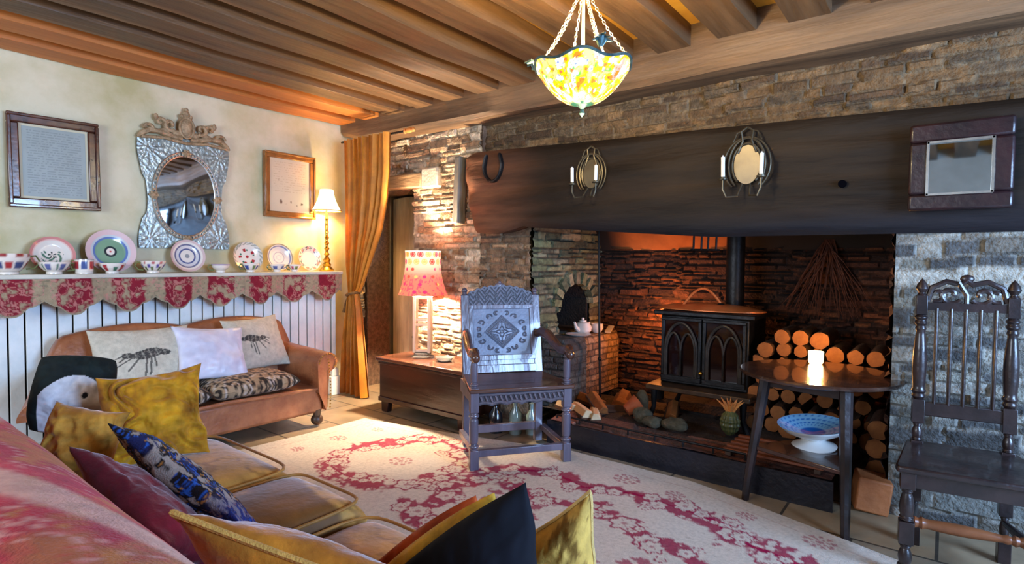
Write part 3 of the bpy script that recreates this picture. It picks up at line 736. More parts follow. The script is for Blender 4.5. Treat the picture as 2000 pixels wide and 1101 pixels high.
# ------------------------------------------------------------------ rug
def far_edge(x):
    return np.interp(x, [-3.5, -2.9, -2.3, -1.9, -1.1, -.8, -.4, -.1, .6, 1.2], [2.73, 2.85, 3.0, 3.11, 3.10, 3.02, 2.90, 2.81, 2.68, 2.58])
xs = np.arange(-3.56, 1.1, .0085); ts = np.arange(0, 2.3, .0085)
Xg, Tg = np.meshgrid(xs, ts, indexing='ij')
Yg = far_edge(Xg)-Tg
Xr = Xg+.012*np.sin(Tg*5)
n1 = fbm(Xg*9, Yg*9, 2, 3); n2 = fbm(Xg*22, Yg*22, 8, 3); n3 = vn(Xg*60, Yg*60, 4)
base = mixc(S(196, 180, 160), S(214, 204, 190), fbm(Xg*2, Yg*2, 1))
MG = S(150, 14, 62)
def dist_poly(pts, closed=False):
    d = np.full(Xg.shape, 9.)
    m = len(pts)
    for i in range(m if closed else m-1):
        a = np.array(pts[i]); q = np.array(pts[(i+1) % m])-a; L2 = q@q
        t_ = np.clip(((Xg-a[0])*q[0]+(Yg-a[1])*q[1])/L2, 0, 1)
        d = np.minimum(d, np.hypot(Xg-a[0]-t_*q[0], Yg-a[1]-t_*q[1]))
    return d
g1 = [(-2.95, 1.98), (-3.02, 2.22), (-2.98, 2.45), (-2.86, 2.66), (-2.66, 2.72), (-2.42, 2.62), (-2.26, 2.44), (-2.2, 2.2), (-2.3, 2.02), (-2.5, 1.93), (-2.72, 1.93)]
g2 = [(-2.05, 2.0), (-2.12, 2.32), (-2.02, 2.6), (-1.80, 2.72), (-1.56, 2.64), (-1.31, 2.74), (-1.05, 2.72), (-.87, 2.70), (-.70, 2.56), (-.50, 2.53), (-.3, 2.40), (-.12, 2.16), (.1, 2.0)]
g3 = [(-1.9, 2.45), (-1.62, 2.36), (-1.38, 2.47), (-1.1, 2.36), (-.85, 2.30), (-.62, 2.12), (-.45, 1.85)]
g4 = [(-2.2, 1.92), (-1.98, 1.8), (-1.7, 1.78), (-1.5, 1.9)]
D = np.minimum.reduce([dist_poly(g1, True)*1.0, dist_poly(g2), dist_poly(g3)*1.25, dist_poly(g4)*1.1])
m = sst(.085, .060, D+.20*(n1-.5)+.09*(n2-.5))*sst(.37, .43, n2+.02)
lines = np.minimum(dist_poly(g2[2:]), dist_poly(g1, True)+.012)
m = np.maximum(m*.9, sst(.02, .012, lines+.02*(n2-.5)))
rs = np.random.RandomState(4)
def flower(cx, cy, r, k, ph):
    global m
    sel = (np.abs(Xg-cx) < r*1.7) & (np.abs(Yg-cy) < r*1.7)
    x = Xg[sel]-cx; y = Yg[sel]-cy; rad = np.hypot(x, y); an = np.arctan2(y, x)
    rr_ = r*(1+.16*np.cos(k*an+ph))
    ins = sst(rr_*1.0, rr_*.9, rad); ring = sst(rr_*1.22, rr_*1.12, rad)
    cen = sst(r*.30, r*.2, rad)*.6; pet = (np.abs(np.sin(k*an/2+ph/2)) < .12)*(rad > r*.35)*(rad < r*.85)*.45
    v = m[sel]; v = np.maximum(v, ring*.95); v = v*(1-ins)+np.maximum(cen, pet)*ins; m[sel] = v
for g, cl in ((g1, 1), (g2, 0), (g3, 0), (g4, 0)):
    for i in range(len(g)-(0 if cl else 1)):
        a = np.array(g[i]); q = np.array(g[(i+1) % len(g)])
        for f in (.2, .7):
            c = a+(q-a)*f+rs.uniform(-.06, .06, 2)
            flower(c[0], c[1], rs.uniform(.035, .062), rs.randint(5, 8), rs.uniform(0, 6))
            c = c+rs.uniform(-.09, .09, 2); flower(c[0], c[1], rs.uniform(.018, .03), 5, 0)
for k in range(150):      # scattered sprigs inside the lower field
    cx = rs.uniform(-1.9, .3); cy = rs.uniform(1.2, 2.3)
    if cy > np.interp(cx, [-1.9, -1.1, -.6, .3], [2.3, 2.3, 2.0, 1.7]): continue
    sel = (np.abs(Xg-cx) < .07) & (np.abs(Yg-cy) < .05)
    m[sel] = np.maximum(m[sel], .8*sst(.035, .02, np.hypot((Xg[sel]-cx)*.7, Yg[sel]-cy)+.04*(n3[sel]-.5)))
def rosette(cx, cy, r):
    global m
    sel = (np.abs(Xg-cx) < r*1.5) & (np.abs(Yg-cy) < r*1.5)
    x = Xg[sel]-cx; y = Yg[sel]-cy; rad = np.hypot(x, y*1.2); an = np.arctan2(y, x)
    m[sel] = np.maximum(m[sel], .62*((np.abs(rad-r*.75) < .012)*(np.sin(an*9) > -.3)+(rad < r*.2)+(np.abs(rad-r*.42) < .008)*(np.sin(7*an) > 0)))
for c in ((-1.42, 2.90, .09), (-1.12, 2.86, .06), (-3.3, 2.3, .07), (-3.25, 2.6, .05), (-2.2, 2.86, .06), (-.42, 2.78, .08), (-.05, 2.62, .06), (-3.3, 2.0, .05), (-.75, 2.84, .05), (-2.62, 2.28, .09), (-1.1, 1.95, .1)): rosette(*c)
col = mixc(base, MG, np.clip(m, 0, 1)*1.0)
col = mixc(col, S(150, 130, 112), (n3 > .86)*.22)
thin = (np.abs((Tg-.10)) < .006)*.35+(np.abs(Xg+3.44) < .006)*.35
col = mixc(col, S(170, 120, 110), thin*(n2 > .4))
b = MB(); Zr = .012+.003*fbm(Xg*3, Yg*3, 5)
b.sheet(np.stack([Xr, Yg, Zr], -1), col=col)
e = [(Xr[i, 0], Yg[i, 0]) for i in range(0, len(xs), 8)]
b.sheet(np.array([[(x, y, .012) for x, y in e], [(x, y+.004, .0015) for x, y in e]]), col=S(180, 165, 145))
single('rug', b, mat('rug_wool', (1, 1, 1), attr=True, rough=.95, var=.15, scale=60, bump=.35, bscale=260, spec=.15), 'large cream rug with faded magenta floral garlands on the stone floor', 'rug', smooth=0)

# ------------------------------------------------------------------ cushions
def unit(v): return np.array(v, float)/np.linalg.norm(v)
def cushion(name, label, c, u, v, wd, ht, th, colf, m=None, skew=False, rnd=0, folds=0, pinch=.10, wr=.012, seed=0, cat='cushion', group=None, piping=None, n=46, sag=0, flat=.5, ear=0):
    u = unit(u); v = np.array(v, float); v = unit(v) if skew else unit(v-u*(v@u)); nrm = unit(np.cross(u, v))
    g = np.linspace(-1, 1, n); A, B = np.meshgrid(g, g, indexing='ij')
    ed = lambda q: np.sign(q)*np.abs(q)**1.0
    x = A*wd/2*(1-pinch*(1-B**2)*np.abs(A)**3); y = B*ht/2*(1-pinch*(1-A**2)*np.abs(B)**3)
    cr = (np.abs(A)*np.abs(B))**6; x = x*(1+ear*cr); y = y*(1+ear*cr)
    x = x*(1-rnd+rnd*np.sqrt(1-B**2/2)); y = y*(1-rnd+rnd*np.sqrt(1-A**2/2))
    prof = (np.clip(1-A**2, 0, 1)*np.clip(1-B**2, 0, 1))**flat
    prof = prof*(1-.0*A)
    w1 = (fbm(A*1.6+seed, B*1.6, seed, 3)-.5); w2 = fbm(A*4+w1*3, B*4, seed+5, 3)-.5
    k = np.minimum(1, prof*3)
    if folds:
        rg = fbm(A*1.1+B*.7+seed, B*1.3-A*.5, seed+2, 2); w2 = w2+folds*(np.abs(np.sin(rg*17))**1.5-.5)
    b = MB()
    out = []
    for s in (1, -1):
        h = s*th/2*prof+wr*(2.2*w1+1.2*w2)*k
        x2 = x; y2 = y-sag*(1-A**2)*(B > 0)*B**2
        P = np.array(c)+x2[..., None]*u+y2[..., None]*v+h[..., None]*nrm
        P = P+ (0.012*wr/.012*(fbm(A*2+9, B*2, seed+8, 2)-.5))[..., None]*u
        b.sheet(P, col=colf(A, B, s), flip=(s < 0)); out.append(P)
    base = np.array(c)-v*ht/2
    t = single(name, b, m or M_velvet, label, cat, group, smooth=80)
    mrg = t.modifiers.new('weld', 'WELD'); mrg.merge_threshold = .0006
    if piping is not None:
        P = out[0]; ring = [P[i, 0] for i in range(0, n, 2)]+[P[-1, j] for j in range(0, n, 2)]+[P[i, -1] for i in range(n-1, -1, -2)]+[P[0, j] for j in range(n-1, -1, -2)]
        b = MB(); b.tube([tuple(q) for q in ring], .0055, 6, closed=True, col=piping)
        o = link('piping', b, M_cloth, t.location); o.parent = t
    return t
def flatc(*cs):
    def f(A, B, s):
        return mixc(cs[0], cs[1], np.clip((fbm(A*3+cs[2], B*3, 7)-.3)*2.2, 0, 1))
    return f
GOLD = flatc(S(196, 148, 30), S(142, 96, 14), 0); GOLD2 = flatc(S(196, 142, 52), S(150, 96, 26), 3)

# ------------------------------------------------------------------ brown leather settee against the dado
t = thing('leather_settee', (-4.05, 1.72, 0), 'tan leather camel-backed settee with rolled arms against the slatted dado', 'sofa')
M_leather = mat('tan_leather', S(134, 78, 48), S(168, 108, 70), 7, .42, bump=.25, bscale=30, coat=.15)
b = MB(); b.box(-4.36, -3.68, 1.0, 2.44, .10, .30)
part('base', b, M_leather, t, bevel=.025)
b = MB(); ysb = np.linspace(.95, 2.50, 60); P = []
for y in ysb:
    q = (y-.95)/1.55
    top = .735+.05*abs(math.sin(q*2*PI))**.8*(1 if .02 < q < .98 else 0)+.03*math.sin(q*PI)
    if q < .05: top -= .10*(1-q/.05)**2
    if q > .95: top -= .10*((q-.95)/.05)**2
    P.append([(-4.20, y, .28), (-4.22, y, .55), (-4.26, y, top-.03), (-4.285, y, top-.005), (-4.32, y, top), (-4.36, y, top-.012), (-4.385, y, top-.05), (-4.40, y, .5), (-4.40, y, .14)])
b.sheet(np.array(P)); part('back', b, M_leather, t, smooth=60)
for s in (0, 1):
    b = MB(); P = []
    yb = 2.44 if s else 1.0; sg = 1 if s else -1
    for x in np.linspace(-4.36, -3.64, 26):
        q = (x+4.36)/.72; hh = .57-.03*q; r_ = .052*(1 if q < .96 else .9)
        row = [(x, yb-sg*.06, .26)]
        for k in range(16):
            a = PI*(1.0-k/15*1.35)
            row.append((x, yb+sg*(.015+.085*math.cos(a)*1.0+(0 if s else .27*q*k/15)), hh-.06+.085*math.sin(a)*.85))
        row += [(x, yb+sg*.03, .40), (x, yb+sg*.0, .12)]
        P.append(row)
    b.sheet(np.array(P), flip=bool(s)); 
    front = P[-1]; b.add([tuple(p) for p in front], [tuple(range(len(front)))])
    part('arm', b, M_leather, t, smooth=60)
    b = MB(); b.tube([(-3.642, yb+sg*.015, .14), (-3.642, yb+sg*.015, .42)], .003, 6)
    for k, zz in enumerate(np.linspace(.14, .5, 16)): b.ball((-3.636, yb+sg*.015+sg*.02*math.sin(zz*6), zz), .006, n=6)
    for k in range(14):
        a = PI*(1.0-k/13*1.2); b.ball((-3.636, yb+sg*(.015+.072*math.cos(a)), .48+.062*math.sin(a)), .006, n=6)
    part('arm_studs', b, M_brass, t)
b = MB(); b.tube([(-3.665, 1.0, .285), (-3.655, 1.72, .315), (-3.665, 2.44, .285)], .012, 8); part('front_piping', b, M_leather, t)
for x in (-4.33, -3.70):
    for y in (1.03, 2.40):
        b = MB(); b.ball((x, y, .05), .045, (1, 1, .95)); b.tube([(x, y, .07), (x, y, .125)], .028, 10); part('foot', b, M_oak, t, label='turned dark bun foot')
def leo(A, B, s):
    w_ = fbm(A*6, B*6, 3); q = vn(A*26+w_*4, B*20, 5); q2 = vn(A*30, B*22+w_*4, 9)
    c = mixc(S(150, 122, 88), S(178, 158, 128), w_)
    c = mixc(c, S(24, 20, 20), (q > .55)*.95)
    return mixc(c, S(200, 194, 186), ((q2 > .72) & (q < .55))*.8)
for k in range(3):
    pass
M_leo = M_cloth
for k, y in enumerate((1.34, 1.95)):
    b = MB(); n = 60; g = np.linspace(-1, 1, n); A, B = np.meshgrid(g, g, indexing='ij')
    pw = lambda q: np.clip(1-np.abs(q)**7, 0, 1)**.5
    for s in (1, -1):
        h = s*.062*pw(A)*pw(B)+(.022*(1-A**2)*(1-B**2)+.006*(fbm(A*3, B*3, k)-.5) if s > 0 else 0)
        P = np.stack([-3.955+B*.285, y+A*.30, .37+h], -1)
        b.sheet(P, col=leo(A*1.0, B, s), flip=(s > 0))
    o = single('seat_cushion', b, M_leo, 'leopard print seat cushion at the %s end of the leather settee' % (('left', 'right')[k]), 'cushion', 'leopard print seat cushions', smooth=70)
    o.modifiers.new('weld', 'WELD').merge_threshold = .0006
LIN = S(190, 182, 162)
def bug(flipx, cx, cy, sc):
    def f(A, B, s):
        c = mixc(LIN, S(206, 198, 178), fbm(A*3, B*3, 2))
        if s < 0: return c
        X = (A-cx)*flipx/sc; Y = (B-cy)/sc; nz_ = .12*(vn(A*26, B*26, 3)-.5)
        body = (X/.42)**2+((Y-.05*X-.04*np.sin(X*6))/.19)**2+nz_*3 < 1
        head = ((X+.5)/.15)**2+((Y+.03)/.11)**2+nz_*3 < 1
        tail = ((X-.42)/.16)**2+((Y-.03)/.11)**2+nz_*2 < 1
        m_ = (body | head | tail)*(.92-.25*(np.sin(X*34+Y*9) > .85)-.25*(vn(A*40, B*40, 8) > .7))
        for (x0, y0, x1, y1, w_) in ((-.35, -.1, -.75, -.42, .012), (-.2, -.12, -.5, -.62, .013), (-.05, -.12, -.10, -.85, .013), (.06, -.12, .02, -.82, .013), (.14, -.12, .18, -.5, .012), (-.55, .02, -.78, -.12, .012), (-.55, -.1, -.7, -.25, .012)):
            q = np.clip(((X-x0)*(x1-x0)+(Y-y0)*(y1-y0))/((x1-x0)**2+(y1-y0)**2), 0, 1)
            m_ = np.maximum(m_, .8*(np.hypot(X-x0-q*(x1-x0), Y-y0-q*(y1-y0)) < w_*1.9))
        return mixc(c, S(34, 32, 36), m_)
    return f
cushion('scatter_cushion', 'oatmeal linen cushion with a dark insect-like print at the left of the settee', (-4.05, 1.37, .605), (.20, 1, 0), (-.42, .05, .9), .56, .42, .13, bug(1, .10, .05, .8), m=M_cloth, seed=3, group='printed linen cushions', n=110, wr=.006)
cushion('scatter_cushion', 'oatmeal linen cushion with a dark insect-like print at the right of the settee', (-4.08, 2.14, .615), (-.12, 1, .03), (-.42, 0, .9), .46, .42, .13, bug(-1, -.25, .12, .7), m=M_cloth, seed=5, group='printed linen cushions', n=110, wr=.006)
cushion('satin_cushion', 'plain shiny white cushion between the two printed linen cushions', (-3.96, 1.76, .60), (.04, 1, -.10), (-.5, .03, .88), .47, .40, .12,
        flatc(S(198, 198, 214), S(222, 222, 234), 1), m=mat('white_satin', (1, 1, 1), attr=True, rough=.4, var=.08, sheen=.3, bump=.2, bscale=14), seed=8, wr=.012)

# ------------------------------------------------------------------ gold velvet sofa seen from behind
M_gv = mat('gold_velvet', (1, 1, 1), attr=True, rough=.7, var=.35, scale=7, bump=.12, bscale=50, sheen=.4)
t = thing('velvet_sofa', (-1.8, .65, 0), 'old gold velvet sofa in the foreground, seen over its back', 'sofa')
b = MB(); b.box(-2.76, -.66, .12, 1.10, .08, .30, S(150, 100, 36)); part('base', b, M_gv, t, bevel=.03)
for (x0, x1) in ((-2.84, -2.64), (-.80, -.62)):
    b = MB(); P = []
    for y in np.linspace(.2, 1.10, 20):
        P.append([(x0, y, .08)]+[((x0+x1)/2-(x1-x0)/2*math.cos(a), y-.0, .40+.065*math.sin(a)) for a in np.linspace(0, PI, 12)]+[(x1, y, .08)])
    b.sheet(np.array(P), col=S(160, 108, 36)); b.add([tuple(p) for p in P[-1]], [tuple(range(len(P[-1])))], S(160, 108, 36)); part('arm', b, M_gv, t, smooth=60)
b = MB(); P = []
for x in np.linspace(-2.84, -.25, 40):
    row = [(x, -.02, .1), (x, -.02, .7)]+[(x, .15-.145*math.cos(a), .785+.145*math.sin(a)+.0) for a in np.linspace(.3, PI-.2, 14)]+[(x, .315, .66), (x, .36, .4), (x, .36, .1)]
    P.append(row)
b.sheet(np.array(P), col=S(150, 96, 34)); 
for e in (P[0], P[-1]): b.add([tuple(p) for p in e], [tuple(range(len(e)))], S(150, 96, 34))
part('back', b, M_gv, t, smooth=60)
for fx_ in (-2.7, -.72):
    for fy_ in (.2, 1.02):
        b = MB(); b.tube([(fx_, fy_, 0), (fx_, fy_, .09)], [.022, .03], 10); part('leg', b, M_oak, t)
def seatc(x0, x1, lab, seed, lift=0):
    n = 70; g = np.linspace(-1, 1, n); A, B = np.meshgrid(g, g, indexing='ij')
    pw = lambda q, e=8: np.clip(1-np.abs(q)**e, 0, 1)**.45
    b = MB(); cx, hx = (x0+x1)/2, (x1-x0)/2
    y0_, y1_ = .37, 1.165
    for s in (1, -1):
        w_ = fbm(A*2+seed, B*2, seed, 3)-.5
        h = s*.075*pw(A)*pw(B)+(.028*(1-A**2)*(1-B**2)+.012*w_*pw(A)*pw(B) if s > 0 else 0)
        X = cx+A*hx*(1-.012*(1-B**2)); Y = (y0_+y1_)/2+B*(y1_-y0_)/2*(1-.0*A)
        c = mixc(S(196, 144, 64), S(118, 74, 18), sst(.44, .56, fbm(X*3.2+seed*3, Y*5, 2)+.10*(fbm(X*16, Y*22, 6)-.5)))
        c = mixc(c, S(120, 76, 20), (np.abs(fbm(X*9+fbm(X*4, Y*4, 3)*3, Y*14, 13)-.5) < .035)*.55)
        b.sheet(np.stack([X, Y, .375+lift+h], -1), col=c, flip=(s > 0))
    o = single('sofa_seat_cushion', b, M_gv, lab, 'cushion', 'gold velvet seat cushions', smooth=75)
    o.modifiers.new('weld', 'WELD').merge_threshold = .0006
    b = MB()
    for zz in (.437, .312):
        ring = []
        for k in range(80):
            a = 2*PI*k/80; cs, sn = math.cos(a), math.sin(a)
            q = (abs(cs)**8+abs(sn)**8)**(-1/8)
            ring.append((cx+hx*.985*cs*q, (y0_+y1_)/2+(y1_-y0_)/2*.985*sn*q, zz+lift))
        b.tube(ring, .0055, 8, closed=True, col=S(170, 116, 44))
    p_ = link('piping', b, M_gv, o.location); p_.parent = o
seatc(-2.62, -1.925, 'gold velvet seat cushion farthest from the camera', 1, .018)
seatc(-1.915, -1.50, 'middle gold velvet seat cushion with a pale brushed patch', 2, .012)
seatc(-1.49, -.81, 'gold velvet seat cushion nearest the camera, beside the black cushion', 3, -.02)
# throw over the sofa back
b = MB(); P = []; 
us = np.linspace(0, 1, 300); vs_ = np.linspace(0, 1, 130)
prof = [(-.034, .35), (-.034, .76)]+[(.150-.165*math.cos(a), .795+.160*math.sin(a)) for a in np.linspace(.25, PI-.25, 20)]+[(.335, .66), (.365, .52)]
prof = np.array(prof); L_ = np.r_[0, np.cumsum(np.hypot(*np.diff(prof, axis=0).T))]; L_ /= L_[-1]
Ug, Vg = np.meshgrid(us, vs_, indexing='ij')
X = -2.6+Ug*2.2
Y = np.interp(Vg, L_, prof[:, 0])+.008*(fbm(X*3, Vg*6, 3)-.5); Z = np.interp(Vg, L_, prof[:, 1])+.014*(fbm(X*2.2, Vg*4, 5)-.3)
c1 = fbm(X*7, Vg*16, 21); c2 = fbm(X*16+c1*2, Vg*30, 22); c3 = fbm(X*30, Vg*60, 23)
c = mixc(S(172, 96, 60), S(178, 44, 62), sst(.44, .54, c1))
c = mixc(c, S(186, 118, 60), sst(.52, .58, c2)*.8)
c = mixc(c, S(206, 150, 140), (np.abs(c2-.45) < .02)*.8)
c = mixc(c, S(196, 60, 66), (np.abs(c3-.5) < .03)*.4)
d_ = np.minimum(np.abs((X+1.06)+.45*(Vg-.62)*2)-.0, np.abs((X+1.02)-1.0*(Vg-.60)))
band = sst(.035, .02, np.abs(Vg-(.52+.32*np.abs(X+1.14))))*sst(-1.9, -1.6, X)
c = mixc(c, S(214, 176, 158), band*.8)
c = mixc(c, S(200, 56, 70), sst(.012, .006, np.abs(Vg-(.56+.32*np.abs(X+1.14))))*.6*sst(-1.9, -1.6, X))
b.sheet(np.stack([X, Y, Z], -1), col=c); b.sheet(np.stack([X, Y-.0, Z-.012], -1), col=c*.8, flip=True)
single('throw', b, M_cloth, 'pink and red paisley throw draped over the back of the gold sofa', 'throw', smooth=70)

def puffin(A, B, s):
    fbm_ = fbm(A*5, B*5, 4)
    c = mixc(S(26, 38, 34), S(14, 20, 22), fbm_)
    if s < 0: return c
    top = .40-.85*(A-.02)**2+.10*(fbm(A*4, B*0, 3)-.5)
    wht = (B < top)*(A > -.74)*(np.hypot((A-.84)/.35, (B-.25)/.3) > 1)
    c = mixc(c, mixc(S(196, 200, 206), S(214, 214, 214), fbm_), wht*1.0)
    return mixc(c, S(16, 16, 24), sst(.085, .065, np.hypot(A-.24, B+.08)))
cushion('bird_cushion', 'black cushion with a white patch and one dark eye spot, behind the gold ones', (-2.66, .665, .72), (.30, .95, -.15), (-.25, .15, .93), .285, .33, .14, puffin, rnd=.65, m=M_blackv, seed=12, n=90)
cushion('velvet_cushion', 'crumpled bright gold velvet cushion propped against the far arm, facing the camera', (-2.36, .835, .645), (.20, 1, .05), (-.28, .06, .95), .345, .35, .15, flatc(S(204, 144, 20), S(138, 84, 6), 0), folds=.6, seed=21, wr=.030, n=90, ear=.03)
cushion('velvet_cushion', 'small amber velvet cushion behind the burgundy one, below the bird cushion', (-2.12, .545, .655), (.45, .80, -.25), (-.2, -.3, .95), .21, .26, .16, GOLD2, folds=.4, seed=22, wr=.02)
cushion('velvet_cushion', 'plain burgundy velvet cushion behind the patterned blue one', (-1.60, .56, .595), (1, .16, -.34), (.18, -.60, .62), .46, .30, .12, flatc(S(112, 16, 34), S(84, 10, 26), 2), seed=23, wr=.015)
def pais(A, B, s):
    a_ = fbm(A*3.5, B*3.5, 31); b_ = fbm(A*8+a_*3, B*8, 32)
    c = mixc(S(24, 16, 20), S(26, 34, 84), sst(.50, .58, a_))
    c = mixc(c, S(160, 150, 140), sst(.60, .63, b_)); c = mixc(c, S(40, 96, 190), ((b_ > .37) & (b_ < .42))*.9)
    c = mixc(c, S(190, 130, 60), (np.abs(b_-.52) < .012)*1.0)
    return mixc(c, S(26, 40, 120), sst(.5, .8, A)*.5)
cushion('paisley_cushion', 'dark blue and black swirl patterned cushion lying across the gold seat', (-1.69, .685, .605), (.90, .22, -.32), (.31, -.47, .51), .56, .23, .10, pais, m=M_cloth, seed=24, wr=.012, n=90)
cushion('velvet_cushion', 'amber velvet cushion with piping at the bottom edge of the view', (-.93, .60, .635), (.75, .55, -.32), (.3, -.62, .66), .46, .42, .13, flatc(S(184, 114, 26), S(150, 84, 14), 5), seed=25, wr=.012, piping=S(200, 150, 70))
UB, VB = (.70, .34, .60), (-.08, -.07, 1)
cushion('black_cushion', 'black velvet cushion standing on its corner at the near end of the sofa', (-.81, .90, .475), UB, VB, .36, .38, .15, flatc(S(6, 8, 16), S(12, 14, 24), 5), m=M_blackv, skew=True, seed=26, wr=.014, pinch=-.08, ear=.02)
cushion('velvet_cushion', 'yellow gold velvet cushion edge just behind the black cushion', (-.905, .92, .435), UB, VB, .34, .37, .10, flatc(S(206, 160, 50), S(176, 124, 30), 5), skew=True, seed=27, wr=.018, pinch=-.08)
cushion('velvet_cushion', 'rust orange velvet cushion, last in the row behind the black one', (-.975, .94, .410), UB, VB, .34, .36, .08, flatc(S(180, 74, 20), S(150, 56, 14), 5), skew=True, seed=28, wr=.016, pinch=-.08)
def patt(A, B, s):
    q = fbm(A*5, B*5, 41)
    return mixc(S(206, 164, 76), S(120, 84, 26), sst(.52, .6, q)*.85)
cushion('velvet_cushion', 'mottled gold and brown cushion peeping out to the right of the black cushion', (-.735, 1.13, .465), UB, VB, .25, .32, .12, patt, skew=True, seed=29, wr=.012, pinch=.08, piping=S(214, 180, 110))

# ------------------------------------------------------------------ blanket chest and table lamp
M_chest = mat('chest_oak', S(32, 13, 9), S(58, 25, 15), 6, .3, bump=.15, bscale=20, stretch=(.15, 1, 1), coat=.3)
t = thing('blanket_chest', (-3.2, 3.16, 0), 'dark red brown oak chest carrying the patterned lamp', 'chest')
b = MB(); b.box(-3.68, -2.72, 2.97, 3.38, .09, .42); part('body', b, M_chest, t, bevel=.006)
b = MB(); b.box(-3.705, -2.70, 2.945, 3.40, .42, .45); part('lid', b, mat('chest_lid', S(80, 46, 32), S(112, 70, 50), 6, .25, stretch=(.15, 1, 1), coat=.4), t, bevel=.006)
for x in (-3.66, -2.80):
    for y in (2.975, 3.32):
        b = MB(); b.prism([(0, 0), (.07, 0), (.085, .10), (-.005, .10)], .05, M=Matrix.Translation((x, y+.05, 0)) @ Matrix.Rotation(PI/2, 4, 'X')); part('bracket_foot', b, M_chest, t, bevel=.004)
b = MB(); b.box(-3.68, -2.72, 2.958, 2.972, .395, .415); b.box(-3.68, -2.72, 2.956, 2.972, .09, .125); part('moulding', b, M_chest, t, bevel=.003)

t = thing('table_lamp', (-3.40, 3.19, .45), 'lit table lamp with a circle patterned red shade on an open glass base', 'lamp')
M_glass = mat('clear_glass', S(240, 245, 245), rough=.05, trans=.85)
b = MB(); b.lathe([(.0, 0), (.092, 0), (.095, .012), (.07, .02), (.074, .032), (.06, .04), (0, .042)], 28); part('glass_foot', b, M_glass, t, local=True)
M_wp = mat('white_glass', S(236, 230, 216), S(226, 220, 206), 6, .15, coat=.5)
Rz = Matrix.Rotation(math.radians(30), 4, 'Z')
b = MB(); 
for x in (-.062, .062):
    for y in (-.03, .03):
        q = Rz @ Vector((x, y, 0)); b.obox((q.x, q.y, .27), (.024, .024, .46), Rz.to_3x3())
part('upright_posts', b, M_wp, t, local=True, bevel=.003)
b = MB()
for z in (.055, .27, .31, .49):
    b = MB()
    b.obox((0, 0, z), (.12, .07, .02), Rz.to_3x3()); part('cross_bar', b, M_wp, t, local=True, bevel=.003)
pass
b = MB(); b.tube([(0, 0, .5), (0, 0, .62)], .008, 8); b.tube([(0, 0, .62), (0, 0, .67)], .014, 10); part('lamp_holder', b, M_brass, t, local=True)
b = MB(); nA, nZ = 220, 80; aa = np.linspace(0, 2*PI, nA, endpoint=False); q = np.linspace(0, 1, nZ)
Ag, Q = np.meshgrid(aa, q, indexing='ij'); rad = .198-.052*Q-.022*np.sin(Q*PI); Zs = .515+.36*Q
U_ = Ag/(2*PI)*14; V_ = Q*6.0
row = np.floor(V_); uu_ = U_+.5*(row % 2); du = (uu_ % 1)-.5; dv = (V_ % 1)-.5; rd = np.hypot(du, dv)
hsh = _hash(np.floor(uu_) % 16, row, 3); CH = np.array([S(214, 60, 60), S(226, 140, 50), S(200, 40, 90), S(230, 170, 90), S(190, 70, 50)])
cb = CH[(hsh*4.99).astype(int)]
c = mixc(S(224, 112, 84), S(250, 206, 160), sst(.35, .8, Q))
c = mixc(c, S(206, 60, 84), (vn(Ag*14, Q*26, 5) > .66)*sst(.55, .3, Q)*.8)
big = np.where(row > 3, .42, .24)
c = mixc(c, 1.0, 0) ; k_ = sst(0, -.04, rd-big)*np.where((row > 3) | (hsh > .4), 1, 0); c = c*(1-k_[..., None])+cb*k_[..., None]
c = mixc(c, S(250, 200, 150), ((rd > .22) & (rd < .27) & (row > 3))*.8)
c = mixc(c, S(250, 226, 190), (Q > .97)*1.0)
b.sheet(np.stack([rad*np.cos(Ag), rad*np.sin(Ag), Zs], -1), cu=True, col=c)
part('lamp_shade', b, mat('shade_print', (1, 1, 1), attr=True, rough=.85, emis=.75, var=.03), t, local=True)
point('lamp_bulb', (-3.40, 3.19, 1.13), 360, (1, .80, .56), .04)
b = MB(); b.ball((0, 0, .70), .03); part('bulb', b, mat('bulb_glow', (1, .85, .6), emis=6, ecol=(1, .8, .5)), t, local=True)
t2 = thing('glass_dish', (-3.13, 3.17, .45), 'small round glass dish on the chest beside the lamp', 'dish')
b = MB(); b.lathe([(0, 0), (.05, 0), (.075, .03), (.078, .032), (.05, .008), (0, .006)], 24); part('dish', b, M_glass, t2, local=True)
t2.name = 'glass_dish'

# ------------------------------------------------------------------ bottles standing behind the carved chair
M_bott = mat('grey_glass', S(120, 140, 132), S(160, 178, 170), 8, .08, coat=.8)
M_dk = mat('black_glaze', S(16, 14, 18), S(30, 26, 30), 8, .15, coat=.5)
for i, (x, y, h, r_, mm, lab) in enumerate(((-2.575, 3.14, .23, .05, M_dk, 'black glazed flask on the floor beside the chest'), (-2.44, 3.20, .25, .045, M_bott, 'pale grey glass bottle on the floor behind the carved chair'),
                                           (-2.345, 3.27, .22, .042, M_bott, 'squat grey glass bottle nearest the hearth kerb'))):
    b = MB(); b.lathe([(0, 0), (r_, 0), (r_*1.05, .01), (r_, h*.6), (r_*.4, h*.78), (r_*.35, h*.95), (r_*.45, h), (0, h)], 24, c=(x, y, 0.0))
    single('bottle', b, mm, lab, 'bottle')

